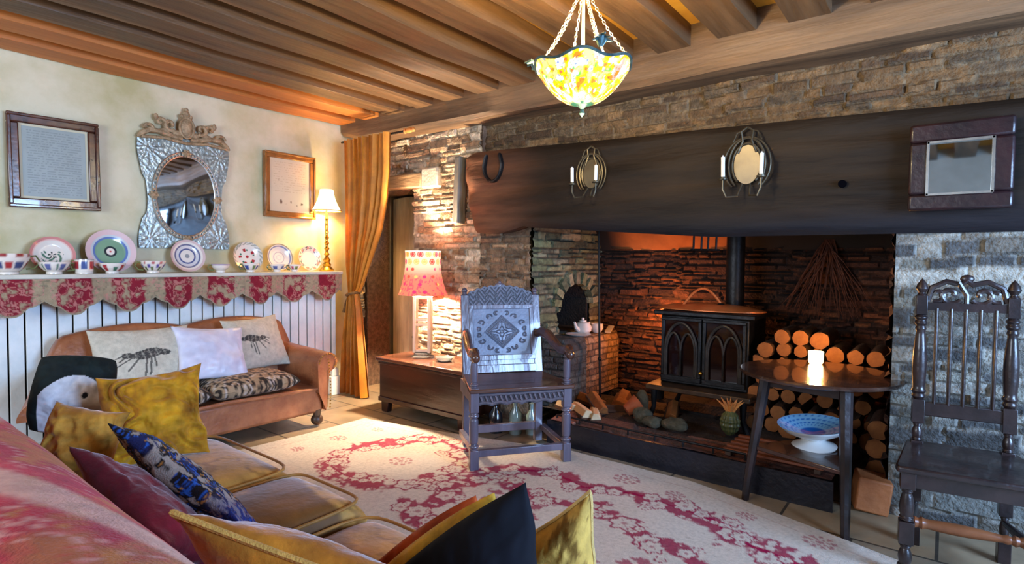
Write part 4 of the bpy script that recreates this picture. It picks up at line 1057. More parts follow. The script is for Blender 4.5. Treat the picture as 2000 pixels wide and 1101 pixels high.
# ------------------------------------------------------------------ carved wainscot armchair
M_ch = mat('chair_oak', S(66, 60, 72), S(104, 96, 108), 7, .28, bump=.3, bscale=22, stretch=(1, 1, .2), coat=.35, spec=.7)  # blue-grey base has the window's sheen on the oak painted in
M_chs = mat('chair_seat_oak', S(60, 36, 28), S(92, 58, 44), 6, .25, bump=.15, stretch=(.2, 1, 1), coat=.4)
M_carve = mat('carved_oak', (1, 1, 1), attr=True, rough=.42, var=.25, scale=12, coat=.1, spec=.5, bump=.12, bscale=70)
ch = thing('carved_armchair', (-2.012, 2.697, .014), 'antique dark oak armchair with a carved diamond panel back, centre of the room', 'chair', rz=math.radians(53.6))
W2 = .292; DP = .43; LN = .20          # half width, seat depth, lean of the back per metre
def turned(x, y, z0, z1, r_, n=14, blocks=()):
    pts = []; m_ = 26
    for i in range(m_+1):
        q = i/m_; rr2 = r_*(.72+.28*math.sin(q*PI)**.5) if q not in (0, 1) else r_
        if abs(q-.1) < .03 or abs(q-.9) < .03: rr2 = r_*1.12
        if abs(q-.16) < .03 or abs(q-.84) < .03: rr2 = r_*.6
        pts.append((rr2, z0+(z1-z0)*q))
    return pts
for s in (-1, 1):
    b = MB(); b.box(s*(W2)-.026, s*(W2)+.026, -.026, .026, 0, .115); b.box(s*W2-.026, s*W2+.026, -.026, .026, .34, .485)
    b.lathe(turned(0, 0, .115, .34, .028), 14, c=(s*W2, 0, 0)); b.lathe(turned(0, 0, .485, .665, .022), 14, c=(s*W2, 0, 0))
    part('front_leg', b, M_ch, ch, local=True, bevel=.003)
    b = MB(); b.box(s*.25-.025, s*.25+.025, DP-.025, DP+.025, 0, .46)
    b.add([(s*.25-.028+dx, DP-.02+dy+LN*(z-.46), z) for z in (.46, 1.0) for dy in (0, .04) for dx in (0, .056)], [(0, 2, 3, 1), (4, 5, 7, 6), (0, 1, 5, 4), (2, 6, 7, 3), (0, 4, 6, 2), (1, 3, 7, 5)])
    b.lathe([(.0, 0), (.022, 0), (.014, .014), (.022, .03), (.014, .045), (0, .052)], 12, c=(s*.25, DP+LN*.54, 1.0))
    part('back_post', b, M_ch, ch, local=True, bevel=.003)
    # curved arm
    pts = [(s*.25, DP+.035, .735), (s*.262, DP-.03, .755), (s*.275, DP-.12, .745), (s*.285, DP-.22, .705), (s*.292, .10, .675), (s*.294, .03, .682), (s*.294, -.02, .690), (s*.294, -.055, .678)]
    b = MB(); b.tube(pts, [.022, .026, .029, .028, .024, .026, .030, .018], 12, flat=1.25); b.ball((s*.294, -.045, .668), .030, (.9, .9, 1))
    part('arm', b, M_chs, ch, local=True, smooth=60)
    b = MB(); b.box(s*.283-.018, s*.283+.018, .02, DP, .075, .112); part('side_stretcher', b, M_ch, ch, local=True, bevel=.003)
    b = MB(); b.box(s*.28-.014, s*.28+.014, .02, DP, .37, .455); part('side_apron', b, M_ch, ch, local=True, bevel=.003)
b = MB(); b.box(-W2, W2, -.016, .016, .072, .112); part('front_stretcher', b, M_ch, ch, local=True, bevel=.003)
b = MB(); b.box(-.25, .25, DP-.016, DP+.016, .08, .13); part('back_stretcher', b, M_ch, ch, local=True, bevel=.003)
A, B = np.meshgrid(np.linspace(-1, 1, 160), np.linspace(0, 1, 30), indexing='ij')
b = MB(); hgt = .004*np.sign(np.sin(A*55+B*6))*((B > .3) & (B < .75))-.004*((B < .1)|(B > .9))
low = .372+.012*np.abs(np.sin(A*9))
b.sheet(np.stack([A*(W2-.026), -.018-hgt, low+B*(.455-low)], -1), col=mixc(S(70, 60, 66), S(96, 84, 90), sst(-.004, .004, hgt))); b.box(-W2+.026, W2-.026, -.014, .012, .385, .455, S(70, 60, 66))
part('front_apron', b, M_carve, ch, local=True)
b = MB(); b.prism([(-W2-.035, -.045), (W2+.035, -.045), (W2+.03, .02), (.275, DP+.02), (-.275, DP+.02), (-W2-.03, .02)], .024, z0=.458); part('seat', b, M_chs, ch, local=True, bevel=.005)
# carved panel
def bkpt(x, z, off): return (x, DP-.012+LN*(z-.46)-off, z)
nu, nz_ = 200, 190; A, B = np.meshgrid(np.linspace(-1, 1, nu), np.linspace(-1, 1, nz_), indexing='ij')
def carve(A, B):
    d = np.abs(A)/.56+np.abs(B)/.66
    g = ((d > .80) & (d < 1.0))*.9*(.55+.45*(np.sin(A*60)*np.sin(B*60) > -.2))
    g = np.maximum(g, ((np.abs(d-1.06) < .02))*.9); g = np.maximum(g, (np.abs(d-.74) < .02)*.7)
    r_ = np.hypot(A*1.1, B); th = np.arctan2(B, A)
    inn = (d < .70)*((np.abs(r_-.16-.05*np.cos(4*th)) < .022) | (np.abs(r_-.33-.10*np.cos(4*th)) < .02) | ((r_ < .07)) | ((np.abs(np.sin(4*th)) < .10) & (r_ > .2) & (r_ < .42)))
    g = np.maximum(g, inn*1.0)
    for sx in (-1, 1):
        for sy_ in (-1, 1):
            for (cx, cy, rr_, a0) in ((.18, .80, .09, 0), (.42, .66, .11, 1), (.70, .38, .12, 2.2), (.80, .12, .09, 3)):
                x = A*sx-cx; y = B*sy_-cy; q = np.hypot(x, y*.95); an = np.arctan2(y, x)
                g = np.maximum(g, ((np.abs(q-rr_*(.75+.12*an/PI)) < .022) & (np.cos(an-a0) > -.55))*.95)
                g = np.maximum(g, (np.hypot(x-rr_*.3, y) < .028)*.9)
    return g
g = carve(A, B)
gs = g.copy()
for _ in range(1): gs[1:-1, 1:-1] = (g[1:-1, 1:-1]*2+g[:-2, 1:-1]+g[2:, 1:-1]+g[1:-1, :-2]+g[1:-1, 2:])/6
X = A*.205; Z = .752+B*.155
b = MB(); Yp = DP-.016+LN*(Z-.46)+.004*gs
b.sheet(np.stack([X, Yp, Z], -1), col=mixc(mixc(S(96, 104, 124), S(116, 126, 146), fbm(A*3, B*9, 4)), S(46, 40, 48), gs*.92))  # pale blue of the panel paints in reflected window light
part('carved_panel', b, M_carve, ch, local=True, label='paler panel carved with a diamond and scrolls')
b = MB()
for (x0, x1, z0, z1, th_) in ((-.23, .23, .905, .935, .03), (-.23, .23, .565, .60, .03), (-.23, .23, .485, .535, .028), (-.228, -.200, .59, .92, .03), (.200, .228, .59, .92, .03)):
    o1, o2 = .012, -.02
    b.add([bkpt(x, z, o) for z in (z0, z1) for o in (o2, o1) for x in (x0, x1)], [(0, 1, 3, 2), (4, 6, 7, 5), (0, 4, 5, 1), (2, 3, 7, 6), (0, 2, 6, 4), (1, 5, 7, 3)])
b.add([bkpt(x, z, o) for z in (.53, .57) for o in (-.02, .002) for x in (-.225, .225)], [(0, 1, 3, 2), (4, 6, 7, 5), (0, 4, 5, 1), (2, 3, 7, 6), (0, 2, 6, 4), (1, 5, 7, 3)])
b.add([bkpt(x, z, o) for z in (.58, .93) for o in (-.02, -.008) for x in (-.225, .225)], [(0, 1, 3, 2), (4, 6, 7, 5), (0, 4, 5, 1), (2, 3, 7, 6), (0, 2, 6, 4), (1, 5, 7, 3)])
part('back_frame', b, M_ch, ch, local=True, bevel=.003)
nu, nz_ = 220, 60; A, B = np.meshgrid(np.linspace(-1, 1, nu), np.linspace(0, 1, nz_), indexing='ij')
topz = 1.005+.055*(1-np.abs(A)**2.2)+.010*np.abs(np.sin(A*PI*5))
Z = .93+B*(topz-.93); X = A*.232
q = Z-.93; g = (np.abs(((q*60-6*np.abs(((A*3) % 1)-.5)) % 2)-1) < .35)*1.0; g = np.maximum(g*(B < .9), (np.abs(np.hypot(((A*3.5) % 1-.5)*.13, q-.055)-.022) < .005))
b = MB(); b.sheet(np.stack([X, DP-.022+LN*(Z-.46)+.004*g, Z], -1), col=mixc(S(78, 78, 92), S(34, 32, 40), g*.85)); b.sheet(np.stack([X, DP+.012+LN*(Z-.46), Z], -1), col=S(80, 74, 82), flip=True)
top = [(X[i, -1], DP-.022+LN*(Z[i, -1]-.46), Z[i, -1]) for i in range(nu)]; b.sheet(np.array([top, [(x, y+.034, z) for x, y, z in top]]), col=S(90, 84, 92))
part('crest_rail', b, M_carve, ch, local=True)
b = MB(); b.ball((0, DP+LN*.60, 1.062), .022, (1.6, .6, 1)); b.ball((0, DP+LN*.60, 1.085), .012); part('crest_finial', b, M_ch, ch, local=True)

# ------------------------------------------------------------------ tall slat-backed chair on the right
M_tc = mat('tall_chair_oak', S(24, 17, 18), S(48, 34, 32), 8, .35, bump=.15, bscale=24, coat=.25)
tc_ = thing('tall_chair', (.068, 3.085, .0), 'tall dark oak side chair with five narrow back slats, at the right edge', 'chair', rz=math.radians(7.5))
def bal(z0, z1, r_):
    n = 30; out = []
    for i in range(n+1):
        q = i/n; k = .62+.38*math.sin(min(1, q*1.25)*PI)
        for c_, w_, a_ in ((.04, .02, .35), (.10, .02, .3), (.90, .02, .3), (.96, .02, .35), (.84, .015, .2)): k += a_*math.exp(-((q-c_)/w_)**2)
        out.append((r_*k, z0+(z1-z0)*q))
    return out
for s in (-1, 1):
    b = MB(); x = s*.155
    b.box(x-.022, x+.022, -.02, .024, 0, .60 if False else .10); b.lathe(bal(.10, .20, .018), 12, c=(x, 0, 0)); b.box(x-.022, x+.022, -.02, .024, .20, .47)
    b.lathe(bal(.47, .55, .02), 14, c=(x, 0, 0)); b.box(x-.023, x+.023, -.02, .026, .55, .655)
    b.lathe(bal(.655, 1.03, .027), 16, c=(x, .0, 0)); b.box(x-.02, x+.02, -.018, .022, 1.03, 1.115)
    b.lathe([(.02, 1.115), (.012, 1.125), (.024, 1.145), (.018, 1.165), (.008, 1.18), (0, 1.19)], 14, c=(x, 0, 0))
    part('back_post', b, M_tc, tc_, local=True, bevel=.002)
for k in range(5):
    x = -.100+k*.05
    b = MB(); b.box(x-.0065, x+.0065, -.010, .012, .64, 1.06); b.tube([(x, -.011, .64), (x, -.013, .85), (x, -.011, 1.06)], .005, 8); part('back_slat', b, M_tc, tc_, local=True)
b = MB(); b.box(-.14, .14, -.014, .018, .585, .645); part('lower_rail', b, M_tc, tc_, local=True, bevel=.004)
b = MB(); b.box(-.14, .14, -.012, .016, 1.05, 1.085)
def arc(cx, cz, r0_, r1_, a0, a1, s, n=18): return [(s*(cx+(r0_+(r1_-r0_)*k/n)*math.cos(a0+(a1-a0)*k/n)), .0, cz+(r0_+(r1_-r0_)*k/n)*math.sin(a0+(a1-a0)*k/n)) for k in range(n+1)]
for s in (-1, 1):
    b.tube(arc(.055, 1.12, .042, .010, -2.6, 3.6, s), .011, 8); b.tube(arc(.10, 1.12, .032, .008, 5.2, .6, s), .010, 8)
    b.tube([(s*.135, 0, 1.09), (s*.12, 0, 1.15), (s*.07, 0, 1.178), (s*.02, 0, 1.165), (0, 0, 1.185)], .012, 8)
b.tube([(-.03, -.006, 1.175), (0, -.006, 1.12), (0, -.006, 1.085)], .010, 8); b.ball((0, 0, 1.19), .018, (1.4, .7, 1))
part('crest', b, M_tc, tc_, local=True)
b = MB(); b.prism([(-.255, -.41), (.255, -.41), (.26, -.38), (.19, .03), (-.19, .03), (-.26, -.38)], .026, z0=.435); part('seat', b, M_tc, tc_, local=True, bevel=.008)
b = MB(); b.box(-.215, .215, -.385, -.365, .375, .436); part('front_apron', b, M_tc, tc_, local=True, bevel=.003)
for s in (-1, 1):
    b = MB(); x = s*.218; y = -.375
    b.box(x-.024, x+.024, y-.024, y+.024, 0, .055); b.lathe(bal(.055, .15, .024), 12, c=(x, y, 0)); b.box(x-.025, x+.025, y-.025, y+.025, .15, .24); b.lathe(bal(.24, .38, .025), 14, c=(x, y, 0)); b.box(x-.025, x+.025, y-.025, y+.025, .37, .436)
    part('front_leg', b, M_tc, tc_, local=True, bevel=.002)
    b = MB(); q0, q1 = Vector((s*.218, -.36, .17)), Vector((s*.155, -.01, .17)); b.tube([q0, q0.lerp(q1, .2), q0.lerp(q1, .5), q0.lerp(q1, .8), q1], [.012, .016, .024, .016, .012], 12); part('side_stretcher', b, M_tc, tc_, local=True)
    b = MB(); b.obox((s*.187, -.18, .41), (.018, .37, .045), Euler((0, 0, s*.17)).to_matrix()); part('side_apron', b, M_tc, tc_, local=True)
b = MB(); b.lathe(bal(-.185, .185, .024), 14, c=(0, -.20, .175), M=Matrix.Rotation(PI/2, 3, 'Y')); part('cross_stretcher', b, mat('worn_oak', S(110, 62, 34), S(150, 92, 56), 8, .35), tc_, local=True, label='worn orange brown turned stretcher')

# ------------------------------------------------------------------ round table
M_tb = mat('table_oak', S(40, 26, 22), S(74, 48, 36), 5, .22, bump=.1, bscale=30, stretch=(.15, 1, 1), coat=.6)
t = thing('round_table', (-.525, 3.31, 0), 'three legged round dark oak table with a lower shelf in front of the logs', 'table')
b = MB(); b.lathe([(0, .655), (.36, .655), (.378, .662), (.382, .672), (.375, .68), (0, .68)], 72, c=(-.525, 3.31, 0)); part('tabletop', b, M_tb, t, smooth=30)
for (x, y, zb, xt, yt) in ((-.81, 3.072, 0, -.74, 3.14), (-.332, 2.916, 0, -.36, 3.04), (-.40, 3.60, 0.0, -.44, 3.52)):
    zb = 0 if y < 3.4 else .162
    b = MB(); b.tube([(x, y, zb), ((x*.8+xt*.2), (y*.8+yt*.2), .15 if zb == 0 else .25), (xt, yt, .645)], [.019, .022, .030], 8); part('leg', b, M_tc, t, smooth=20)
b = MB(); b.prism([(-.80, 3.10), (-.345, 2.96), (-.40, 3.58), (-.45, 3.60)], .022, z0=.27); part('lower_shelf', b, M_tb, t, bevel=.004)
b = MB(); b.prism([(-.74, 3.14), (-.36, 3.04), (-.37, 3.06), (-.43, 3.52), (-.45, 3.52)], .05, z0=.605); part('apron', b, M_tc, t)
t = thing('tea_light', (-.575, 3.56, .681), 'glowing tea light in a small clear glass on the round table', 'candle')
b = MB(); b.lathe([(0, 0), (.030, 0), (.038, .012), (.040, .072), (.037, .072), (.034, .014), (0, .008)], 24); part('glass', b, mat('lit_glass', (1, .8, .5), rough=.2, emis=6, ecol=(1, .62, .24)), t, local=True)
b = MB(); b.lathe([(0, .012), (.02, .012), (.02, .03), (0, .03)], 16); b.ball((0, 0, .05), .01, (.7, .7, 2)); part('candle', b, mat('flame', (1, .9, .7), emis=14, ecol=(1, .8, .45)), t, local=True)
point('candle_glow', (-.575, 3.56, .80), 3.6, (1, .50, .16), .03)
t = thing('pedestal_bowl', (-.525, 3.27, .293), 'blue and white pedestal bowl on the lower shelf of the round table', 'bowl')
b = MB(); pr = [(0, 0), (.105, 0), (.108, .006), (.06, .03), (.05, .045), (.09, .065), (.14, .09), (.165, .118), (.168, .122), (.163, .122), (.13, .095), (.07, .078), (0, .072)]
def bc(r_, a, z):
    c = np.array(S(226, 228, 226))
    if z > .07 and r_ > .001 and False: pass
    return c
nr = 60
b.lathe(pr[:9], 60, col=S(224, 226, 222), caps=False)
inn = [(.168, .122), (.163, .1215)]+[(.163-.163*k/18, .072+.049*(1-k/18)**1.6) for k in range(1, 19)]
b.lathe(inn, 90, cols=lambda r_, a, z: S(24, 100, 180) if (math.sin(r_*260) > .1 and (math.sin(a*30+r_*200) > -.2)) or r_ < .06 else S(130, 186, 220), caps=False)
part('body', b, M_pot, t, local=True, smooth=60); t.rotation_euler = (.09, -.06, 0)

# ------------------------------------------------------------------ stove, tray, flue
M_stove = mat('stove_iron', S(14, 16, 18), S(34, 34, 36), 12, .42, .5, bump=.15)
t = thing('wood_stove', (-1.3, 4.0, .16), 'black cast iron stove with gothic arched doors standing in the fireplace', 'stove')
b = MB(); b.box(-1.60, -1.00, 3.80, 4.22, .40, .88); part('body', b, M_stove, t, bevel=.01)
b = MB(); b.box(-1.64, -.96, 3.76, 4.26, .88, .912); part('top_plate', b, M_stove, t, bevel=.008)
b = MB(); b.box(-1.65, -.95, 3.66, 4.24, .365, .40); part('ash_ledge', b, mat('ledge_iron', S(60, 46, 34), S(90, 70, 50), 12, .35, .5), t, bevel=.006)
for x in (-1.60, -1.00):
    for y in (3.70, 4.18):
        b = MB(); b.tube([(x+(-.03 if x < -1.3 else .03), y, .165), (x, y, .24), (x, y, .37)], [.022, .016, .026], 8); part('leg', b, M_stove, t)
for k, (x0, x1) in enumerate(((-1.585, -1.305), (-1.295, -1.015))):
    b = MB(); cx = (x0+x1)/2
    for (a0, a1, z0, z1) in ((x0, x1, .425, .46), (x0, x1, .845, .865), (x0, x0+.02, .46, .845), (x1-.02, x1, .46, .845)): b.box(a0, a1, 3.775, 3.80, z0, z1)
    d = part('door', b, M_stove, t, bevel=.003)
    def gothic(l, r_, zb, zs_, zt, n=10):
        c = (l+r_)/2; out = [(l, 3.772, zb), (l, 3.772, zs_)]
        for i in range(1, n+1): q = i/n; out.append((l+(c-l)*(1-math.cos(q*PI/2))**.85, 3.772, zs_+(zt-zs_)*math.sin(q*PI/2)))
        for i in range(n-1, -1, -1): q = i/n; out.append((r_-(r_-c)*(1-math.cos(q*PI/2))**.85, 3.772, zs_+(zt-zs_)*math.sin(q*PI/2)))
        return out+[(r_, 3.772, zb)]
    b = MB(); b.tube(gothic(x0+.03, x1-.03, .46, .66, .83), .010, 8); b.tube(gothic(x0+.04, cx, .46, .64, .76), .008, 8); b.tube(gothic(cx, x1-.04, .46, .64, .76), .008, 8)
    o = link('arched_tracery', b, mat('tracery_iron', S(48, 46, 44), S(72, 68, 62), 12, .35, .6), wloc(t)); o.parent = d
    b = MB(); b.box(x0+.02, x1-.02, 3.792, 3.799, .46, .845); o = link('glass_pane', b, mat('stove_glass', S(20, 8, 8), S(36, 16, 14), 3, .08, coat=.5), wloc(t)); o.parent = d
b = MB(); b.ball((-1.30, 3.765, .50), .014); part('door_knob', b, M_brass, t)
b = MB(); b.tube([(-1.19, 4.12, .91), (-1.19, 4.12, 1.9)], .062, 24); b.tube([(-1.19, 4.12, .91), (-1.19, 4.12, .95)], .078, 24); part('flue_pipe', b, M_stove, t)
t = thing('copper_lid', (-1.315, 3.97, .913), 'oval domed copper lid with an arched handle resting on top of the stove', 'lid')
M_cop = mat('copper', S(206, 104, 50), S(228, 136, 76), 8, .35, .45, bump=.1)
b = MB(); P = []
for (q, z) in ((0, .050), (.4, .047), (.7, .038), (.9, .022), (1, .012), (1.0, .006), (.9, .003), (.8, 0), (0, 0)):
    P.append([(.375*q*math.cos(2*PI*k/64), .19*q*math.sin(2*PI*k/64), z) for k in range(64)])
b.sheet(np.array(P), cv=True); part('dish', b, M_cop, t, local=True, smooth=50)
b = MB(); b.tube([(-.16+.26*q, -.08+.05*q, .035+.12*math.sin(q*PI)) for q in np.linspace(0, 1, 16)], .009, 8); part('handle', b, M_cop, t, local=True)
b = MB(); b.ball((.09, -.04, .035), .028, (1.2, .8, .9)); b.tube([(-.1, -.1, .03), (.11, -.04, .03)], .008, 8); part('latch', b, M_iron, t, local=True)
t = thing('hanging_trivet', (-1.335, 3.86, 1.34), 'black iron rack with three hooks hanging under the lintel', 'rack')
b = MB()
for x in (-1.40, -1.345, -1.30, -1.245): b.tube([(x, 3.86, 1.34), (x+.005, 3.86, 1.6)], .007, 6)
b.tube([(-1.42, 3.86, 1.34), (-1.22, 3.86, 1.335)], .007, 6); part('hooks', b, M_iron, t)
b = MB(); b.tube([(-2.08, 3.80, .165), (-2.12, 3.84, .8), (-2.17, 3.9, 1.6)], .009, 8)
b.ball((-2.10, 3.82, .5), .016); single('iron_rod', b, M_iron, 'thin tall iron rod leaning at the left inside the fireplace', 'rod')
# stone seat block and oven ledge inside the fireplace
def rubble_block(x0, x1, y0, y1, z0, z1, seed, pal):
    b = MB(); A, B = np.meshgrid(np.linspace(0, 1, 90), np.linspace(0, 1, 60), indexing='ij')
    # front and side as one rounded sheet
    r_ = .08; per = []
    for s_ in np.linspace(0, 1, 90):
        L1, L2 = x1-x0, y1-y0; d = s_*(L1+L2)
        per.append((x0+d, y0) if d < L1 else (x1, y0+d-L1))
    per = np.array(per)
    for _ in range(6): per[1:-1] = (per[:-2]+per[1:-1]*2+per[2:])/4
    U_ = A*((x1-x0)+(y1-y0)); V_ = B*(z1-z0)
    row = np.floor((V_+.05*fbm(U_*5, V_*3, seed))/.05); us_ = U_/.13+row*.37+.5*fbm(U_*9, row*3.3, seed); e = np.minimum(np.abs((us_ % 1)-.0), 1-(us_ % 1))*.16; e2 = ((V_+.05*fbm(U_*5, V_*3, seed))/.05 % 1); e2 = np.minimum(e2, 1-e2)*.05
    g = sst(.001, .01, np.minimum(e, e2)); hs = _hash(np.floor(us_), row, seed)
    cc = mixc(S(50, 46, 40), np.array(pal)[(hs*(len(pal)-.01)).astype(int)], g)*(.7+.6*fbm(U_*9, V_*9, seed))[..., None]
    rnd = (1-B)**0*0+.06*np.clip((B-.8)/.2, 0, 1)**2
    P = np.stack([np.interp(A, np.linspace(0, 1, 90), per[:, 0])-rnd, np.interp(A, np.linspace(0, 1, 90), per[:, 1])+rnd-.012*g, z0+V_], -1)
    b.sheet(P, col=cc)
    tp = P[:, -1]; n = len(tp); cpt = np.array([[x0, (y0+y1)/2+.05, z1+.004]]); b.add(np.vstack([tp, cpt]), [(i, i+1, n) for i in range(n-1)], np.array(pal[0])*.8)
    b.add([(x0, y0+.06, z1), (x0, y1, z1), (x1-.06, y1, z1)], [(0, 2, 1)], np.array(pal[0])*.8)
    return b
single('stone_block', rubble_block(-2.455, -2.2, 3.50, 3.80, .16, .66, 5, [S(74, 74, 70), S(88, 88, 80), S(62, 62, 60)]), M_rock, 'dark rounded stone seat block just behind the carved chair', 'masonry')
single('stone_ledge', rubble_block(-2.455, -2.24, 3.82, 4.42, .16, .645, 6, [S(150, 116, 86), S(128, 96, 72), S(166, 132, 100)]), M_rock, 'pale stone ledge below the bread oven', 'masonry')
# crockery on the ledge
t = thing('white_teapot', (-2.36, 4.0, .650), 'small white teapot at the mouth of the bread oven', 'teapot')
b = MB(); b.lathe([(0, 0), (.04, 0), (.07, .03), (.075, .06), (.055, .095), (.03, .105), (.03, .115), (.012, .12), (.012, .135), (0, .14)], 24, col=WH); part('body', b, M_pot, t, local=True)
b = MB(); b.tube([(.0, -.06, .04), (0, -.11, .07), (0, -.13, .11)], [.02, .014, .010], 8, col=WH); part('spout', b, M_pot, t, local=True)
b = MB(); b.tube([(0, .06, .09), (0, .11, .09), (0, .11, .04), (0, .07, .03)], .007, 8, col=WH); part('handle', b, M_pot, t, local=True)
b = MB(); b.lathe([(0, 0), (.035, 0), (.055, .035), (.052, .075), (.048, .075), (.05, .04), (0, .012)], 20, c=(-2.33, 4.18, .652), col=WH); single('white_cup', b, M_pot, 'white cup to the right of the teapot on the oven ledge', 'cup')
b = MB(); b.lathe([(0, 0), (.07, 0), (.105, .018), (.10, .02), (.06, .007), (0, .007)], 24, c=(-2.32, 3.86, .652), col=S(210, 204, 196)); single('white_saucer', b, M_pot, 'shallow white dish left of the teapot on the oven ledge', 'dish')
b = MB(); b.obox((-2.29, 4.33, .668), (.05, .16, .012), Euler((.22, 0, .3)).to_matrix(), WH); single('white_booklet', b, M_pot, 'small white folded card at the right end of the oven ledge', 'card')

# ------------------------------------------------------------------ firewood
M_bark = mat('bark', S(58, 38, 26), S(92, 62, 42), 14, .9, bump=.6, bscale=30, stretch=(1, .2, 1))
M_cut = mat('cut_wood', S(124, 70, 28), S(158, 98, 44), 14, .8, bump=.1)
def log(x, y, z, r_, L, label, seed, ang=0):
    rs_ = random.Random(seed); n = 18; rad = [r_*(1+rs_.uniform(-.07, .07)) for _ in range(n)]
    sh = rs_.random(); 
    prof = [(rad[k]*math.cos(2*PI*k/n), rad[k]*math.sin(2*PI*k/n)) for k in range(n)]
    if sh < .28:
        cut = rs_.uniform(-.1, .35)*r_; th = rs_.uniform(0, 6.28)
        prof = [(px, pz) if (px*math.cos(th)+pz*math.sin(th)) < cut else (px-(px*math.cos(th)+pz*math.sin(th)-cut)*math.cos(th), pz-(px*math.cos(th)+pz*math.sin(th)-cut)*math.sin(th)) for px, pz in prof]
    t = thing('firewood_log', (x, y, z-r_), label, 'log', 'logs stacked in the fireplace', rz=ang)
    b = MB(); P = [[(px, yy, pz+r_) for px, pz in prof] for yy in (0, L/2, L)]; b.sheet(np.array(P), cv=True); part('bark', b, M_bark, t, local=True, smooth=60)
    b = MB(); v = [(px*.99, -.002, pz*.99+r_) for px, pz in prof]; b.add(v, [tuple(range(n))]); part('cut_end', b, M_cut, t, local=True, smooth=0, label='pale sawn end')
    return t
k = 0
posn = ['bottom', 'second', 'third', 'fourth', 'fifth', 'sixth', 'seventh']
rows = [(.218, -.96), (.318, -.92), (.418, -.96), (.516, -.92), (.612, -.95), (.704, -.90), (.79, -.80)]
for ri, (z, x0) in enumerate(rows):
    x = x0; ci = 0
    while x < -.27:
        r_ = R.uniform(.036, .058)
        if not (ri == 6 and (x > -.5 or x < -.85)) and not (ri == 5 and x < -.93):
            log(x, 3.80+R.uniform(-.03, .03), z+R.uniform(-.006, .006), r_, .36, 'round log in the %s row up of the stack, %s' % (posn[ri], ['first from the stove', 'second from the stove', 'third from the stove', 'fourth from the stove', 'fifth from the stove', 'sixth from the stove', 'seventh from the stove', 'eighth from the stove'][min(ci, 7)]), k)
        k += 1; ci += 1; x += r_+.056
for ci, (x, z) in enumerate(((-.262, .06), (-.262, .165), (-.27, .275), (-.262, .375))):
    log(x, 3.50, z, .05, .16 if z < .2 else .3, 'log in the short column beside the right jamb, %s' % ('lowest', 'second up', 'third up', 'topmost')[ci], 200+ci)
def split_log(c, L, wd, rot, label, m1=M_cut, name='split_log'):
    t = thing(name, c, label, 'firewood', 'split logs on the hearth', rot=rot)
    b = MB(); b.prism([(-wd/2, 0), (wd/2, 0), (wd*.28, wd*.55), (-wd*.2, wd*.6)], L, M=Matrix.Rotation(PI/2, 4, 'X') @ Matrix.Translation((0, 0, -L/2))); part('split_face', b, m1, t, local=True, bevel=.006)
    b = MB(); b.prism([(-wd/2, -.012), (wd/2, -.012), (wd/2+.004, .01), (-wd/2-.004, .01)], L*.98, M=Matrix.Rotation(PI/2, 4, 'X') @ Matrix.Translation((0, 0, -L*.49))); part('bark', b, M_bark, t, local=True)
M_cutp = mat('pale_split_wood', S(206, 176, 130), S(226, 200, 160), 10, .8, stretch=(1, .15, 1))
split_log((-2.02, 3.42, .175), .26, .09, (0, .1, .9), 'palest split log at the left front of the hearth', M_cutp)
split_log((-1.93, 3.46, .172), .28, .075, (0, -.1, .55), 'long pale split log lying by the hearth rail', M_cutp)
split_log((-1.97, 3.55, .215), .22, .09, (.35, .2, 1.0), 'split log leaning on the pale ones', M_cut)
split_log((-1.90, 3.78, .18), .22, .12, (.5, .2, .2), 'orange lit split log standing tilted in the pile')
split_log((-1.80, 3.72, .18), .20, .10, (.2, -.5, 1.3), 'short orange split log against the stove foot')
split_log((-2.10, 3.68, .18), .24, .10, (.1, .2, 1.4), 'split log at the back left of the pile')
split_log((-1.86, 3.62, .175), .16, .08, (0, .2, 2.2), 'dark red split log low in the pile', M_bark)
split_log((-1.53, 3.86, .175), .16, .09, (.5, .3, .4), 'split log glowing orange under the stove')
split_log((-2.17, 3.47, .175), .2, .08, (0, 0, 1.2), 'split log behind the front leg of the carved chair', M_cutp)
b = MB(); b.obox((-.275, 3.36, .09), (.15, .16, .17), Euler((.0, .12, .25)).to_matrix()); single('timber_block', b, mat('orange_timber', S(150, 86, 44), S(184, 112, 62), 8, .6, stretch=(1, .3, 1), bump=.2), 'squared orange brown timber block on the floor below the logs', 'block', bevel=.01)
# terracotta pot, moss stones, green cones near the hearth front
b = MB(); b.lathe([(0, 0), (.04, 0), (.062, .10), (.066, .105), (.058, .105), (.038, .02), (0, .02)], 20, M=Euler((0, 1.0, .8)).to_matrix(), c=(-1.74, 3.56, .21)); single('terracotta_pot', b, mat('terracotta', S(160, 80, 44), S(184, 100, 58), 8, .8), 'small tipped terracotta pot among the split logs', 'pot')
M_moss = mat('mossy_stone', S(58, 58, 44), S(92, 88, 70), 16, .9, bump=.6)
for i, (x, y, z, r_, sc, lb) in enumerate(((-1.60, 3.52, .215, .06, (1.2, .9, .9), 'tall grey green stone left of the stove'), (-1.50, 3.46, .20, .05, (1.3, 1, .8), 'rounded mossy stone at the hearth front'), (-1.36, 3.48, .205, .06, (1.4, .9, .75), 'broad pale mossy stone under the stove front'), (-1.67, 3.66, .26, .05, (.9, .8, 1.9), 'upright green bottle shaped stone beside the stove leg'))):
    b = MB(); b.ball((x, y, z), r_, sc, n=18); v = b.v[0]; nn_ = fbm(v[:, 0]*25, v[:, 1]*25+v[:, 2]*18, i)[:, None]-.5; b.v[0] = v+(v-np.array([x, y, z]))*nn_*.5
    single('hearth_stone', b, M_moss, lb, 'stone', 'stones on the hearth')
t = thing('pineapple_ornament', (-1.05, 3.60, .16), 'green pineapple shaped ornament with an orange leafy crown beside the stove', 'ornament')
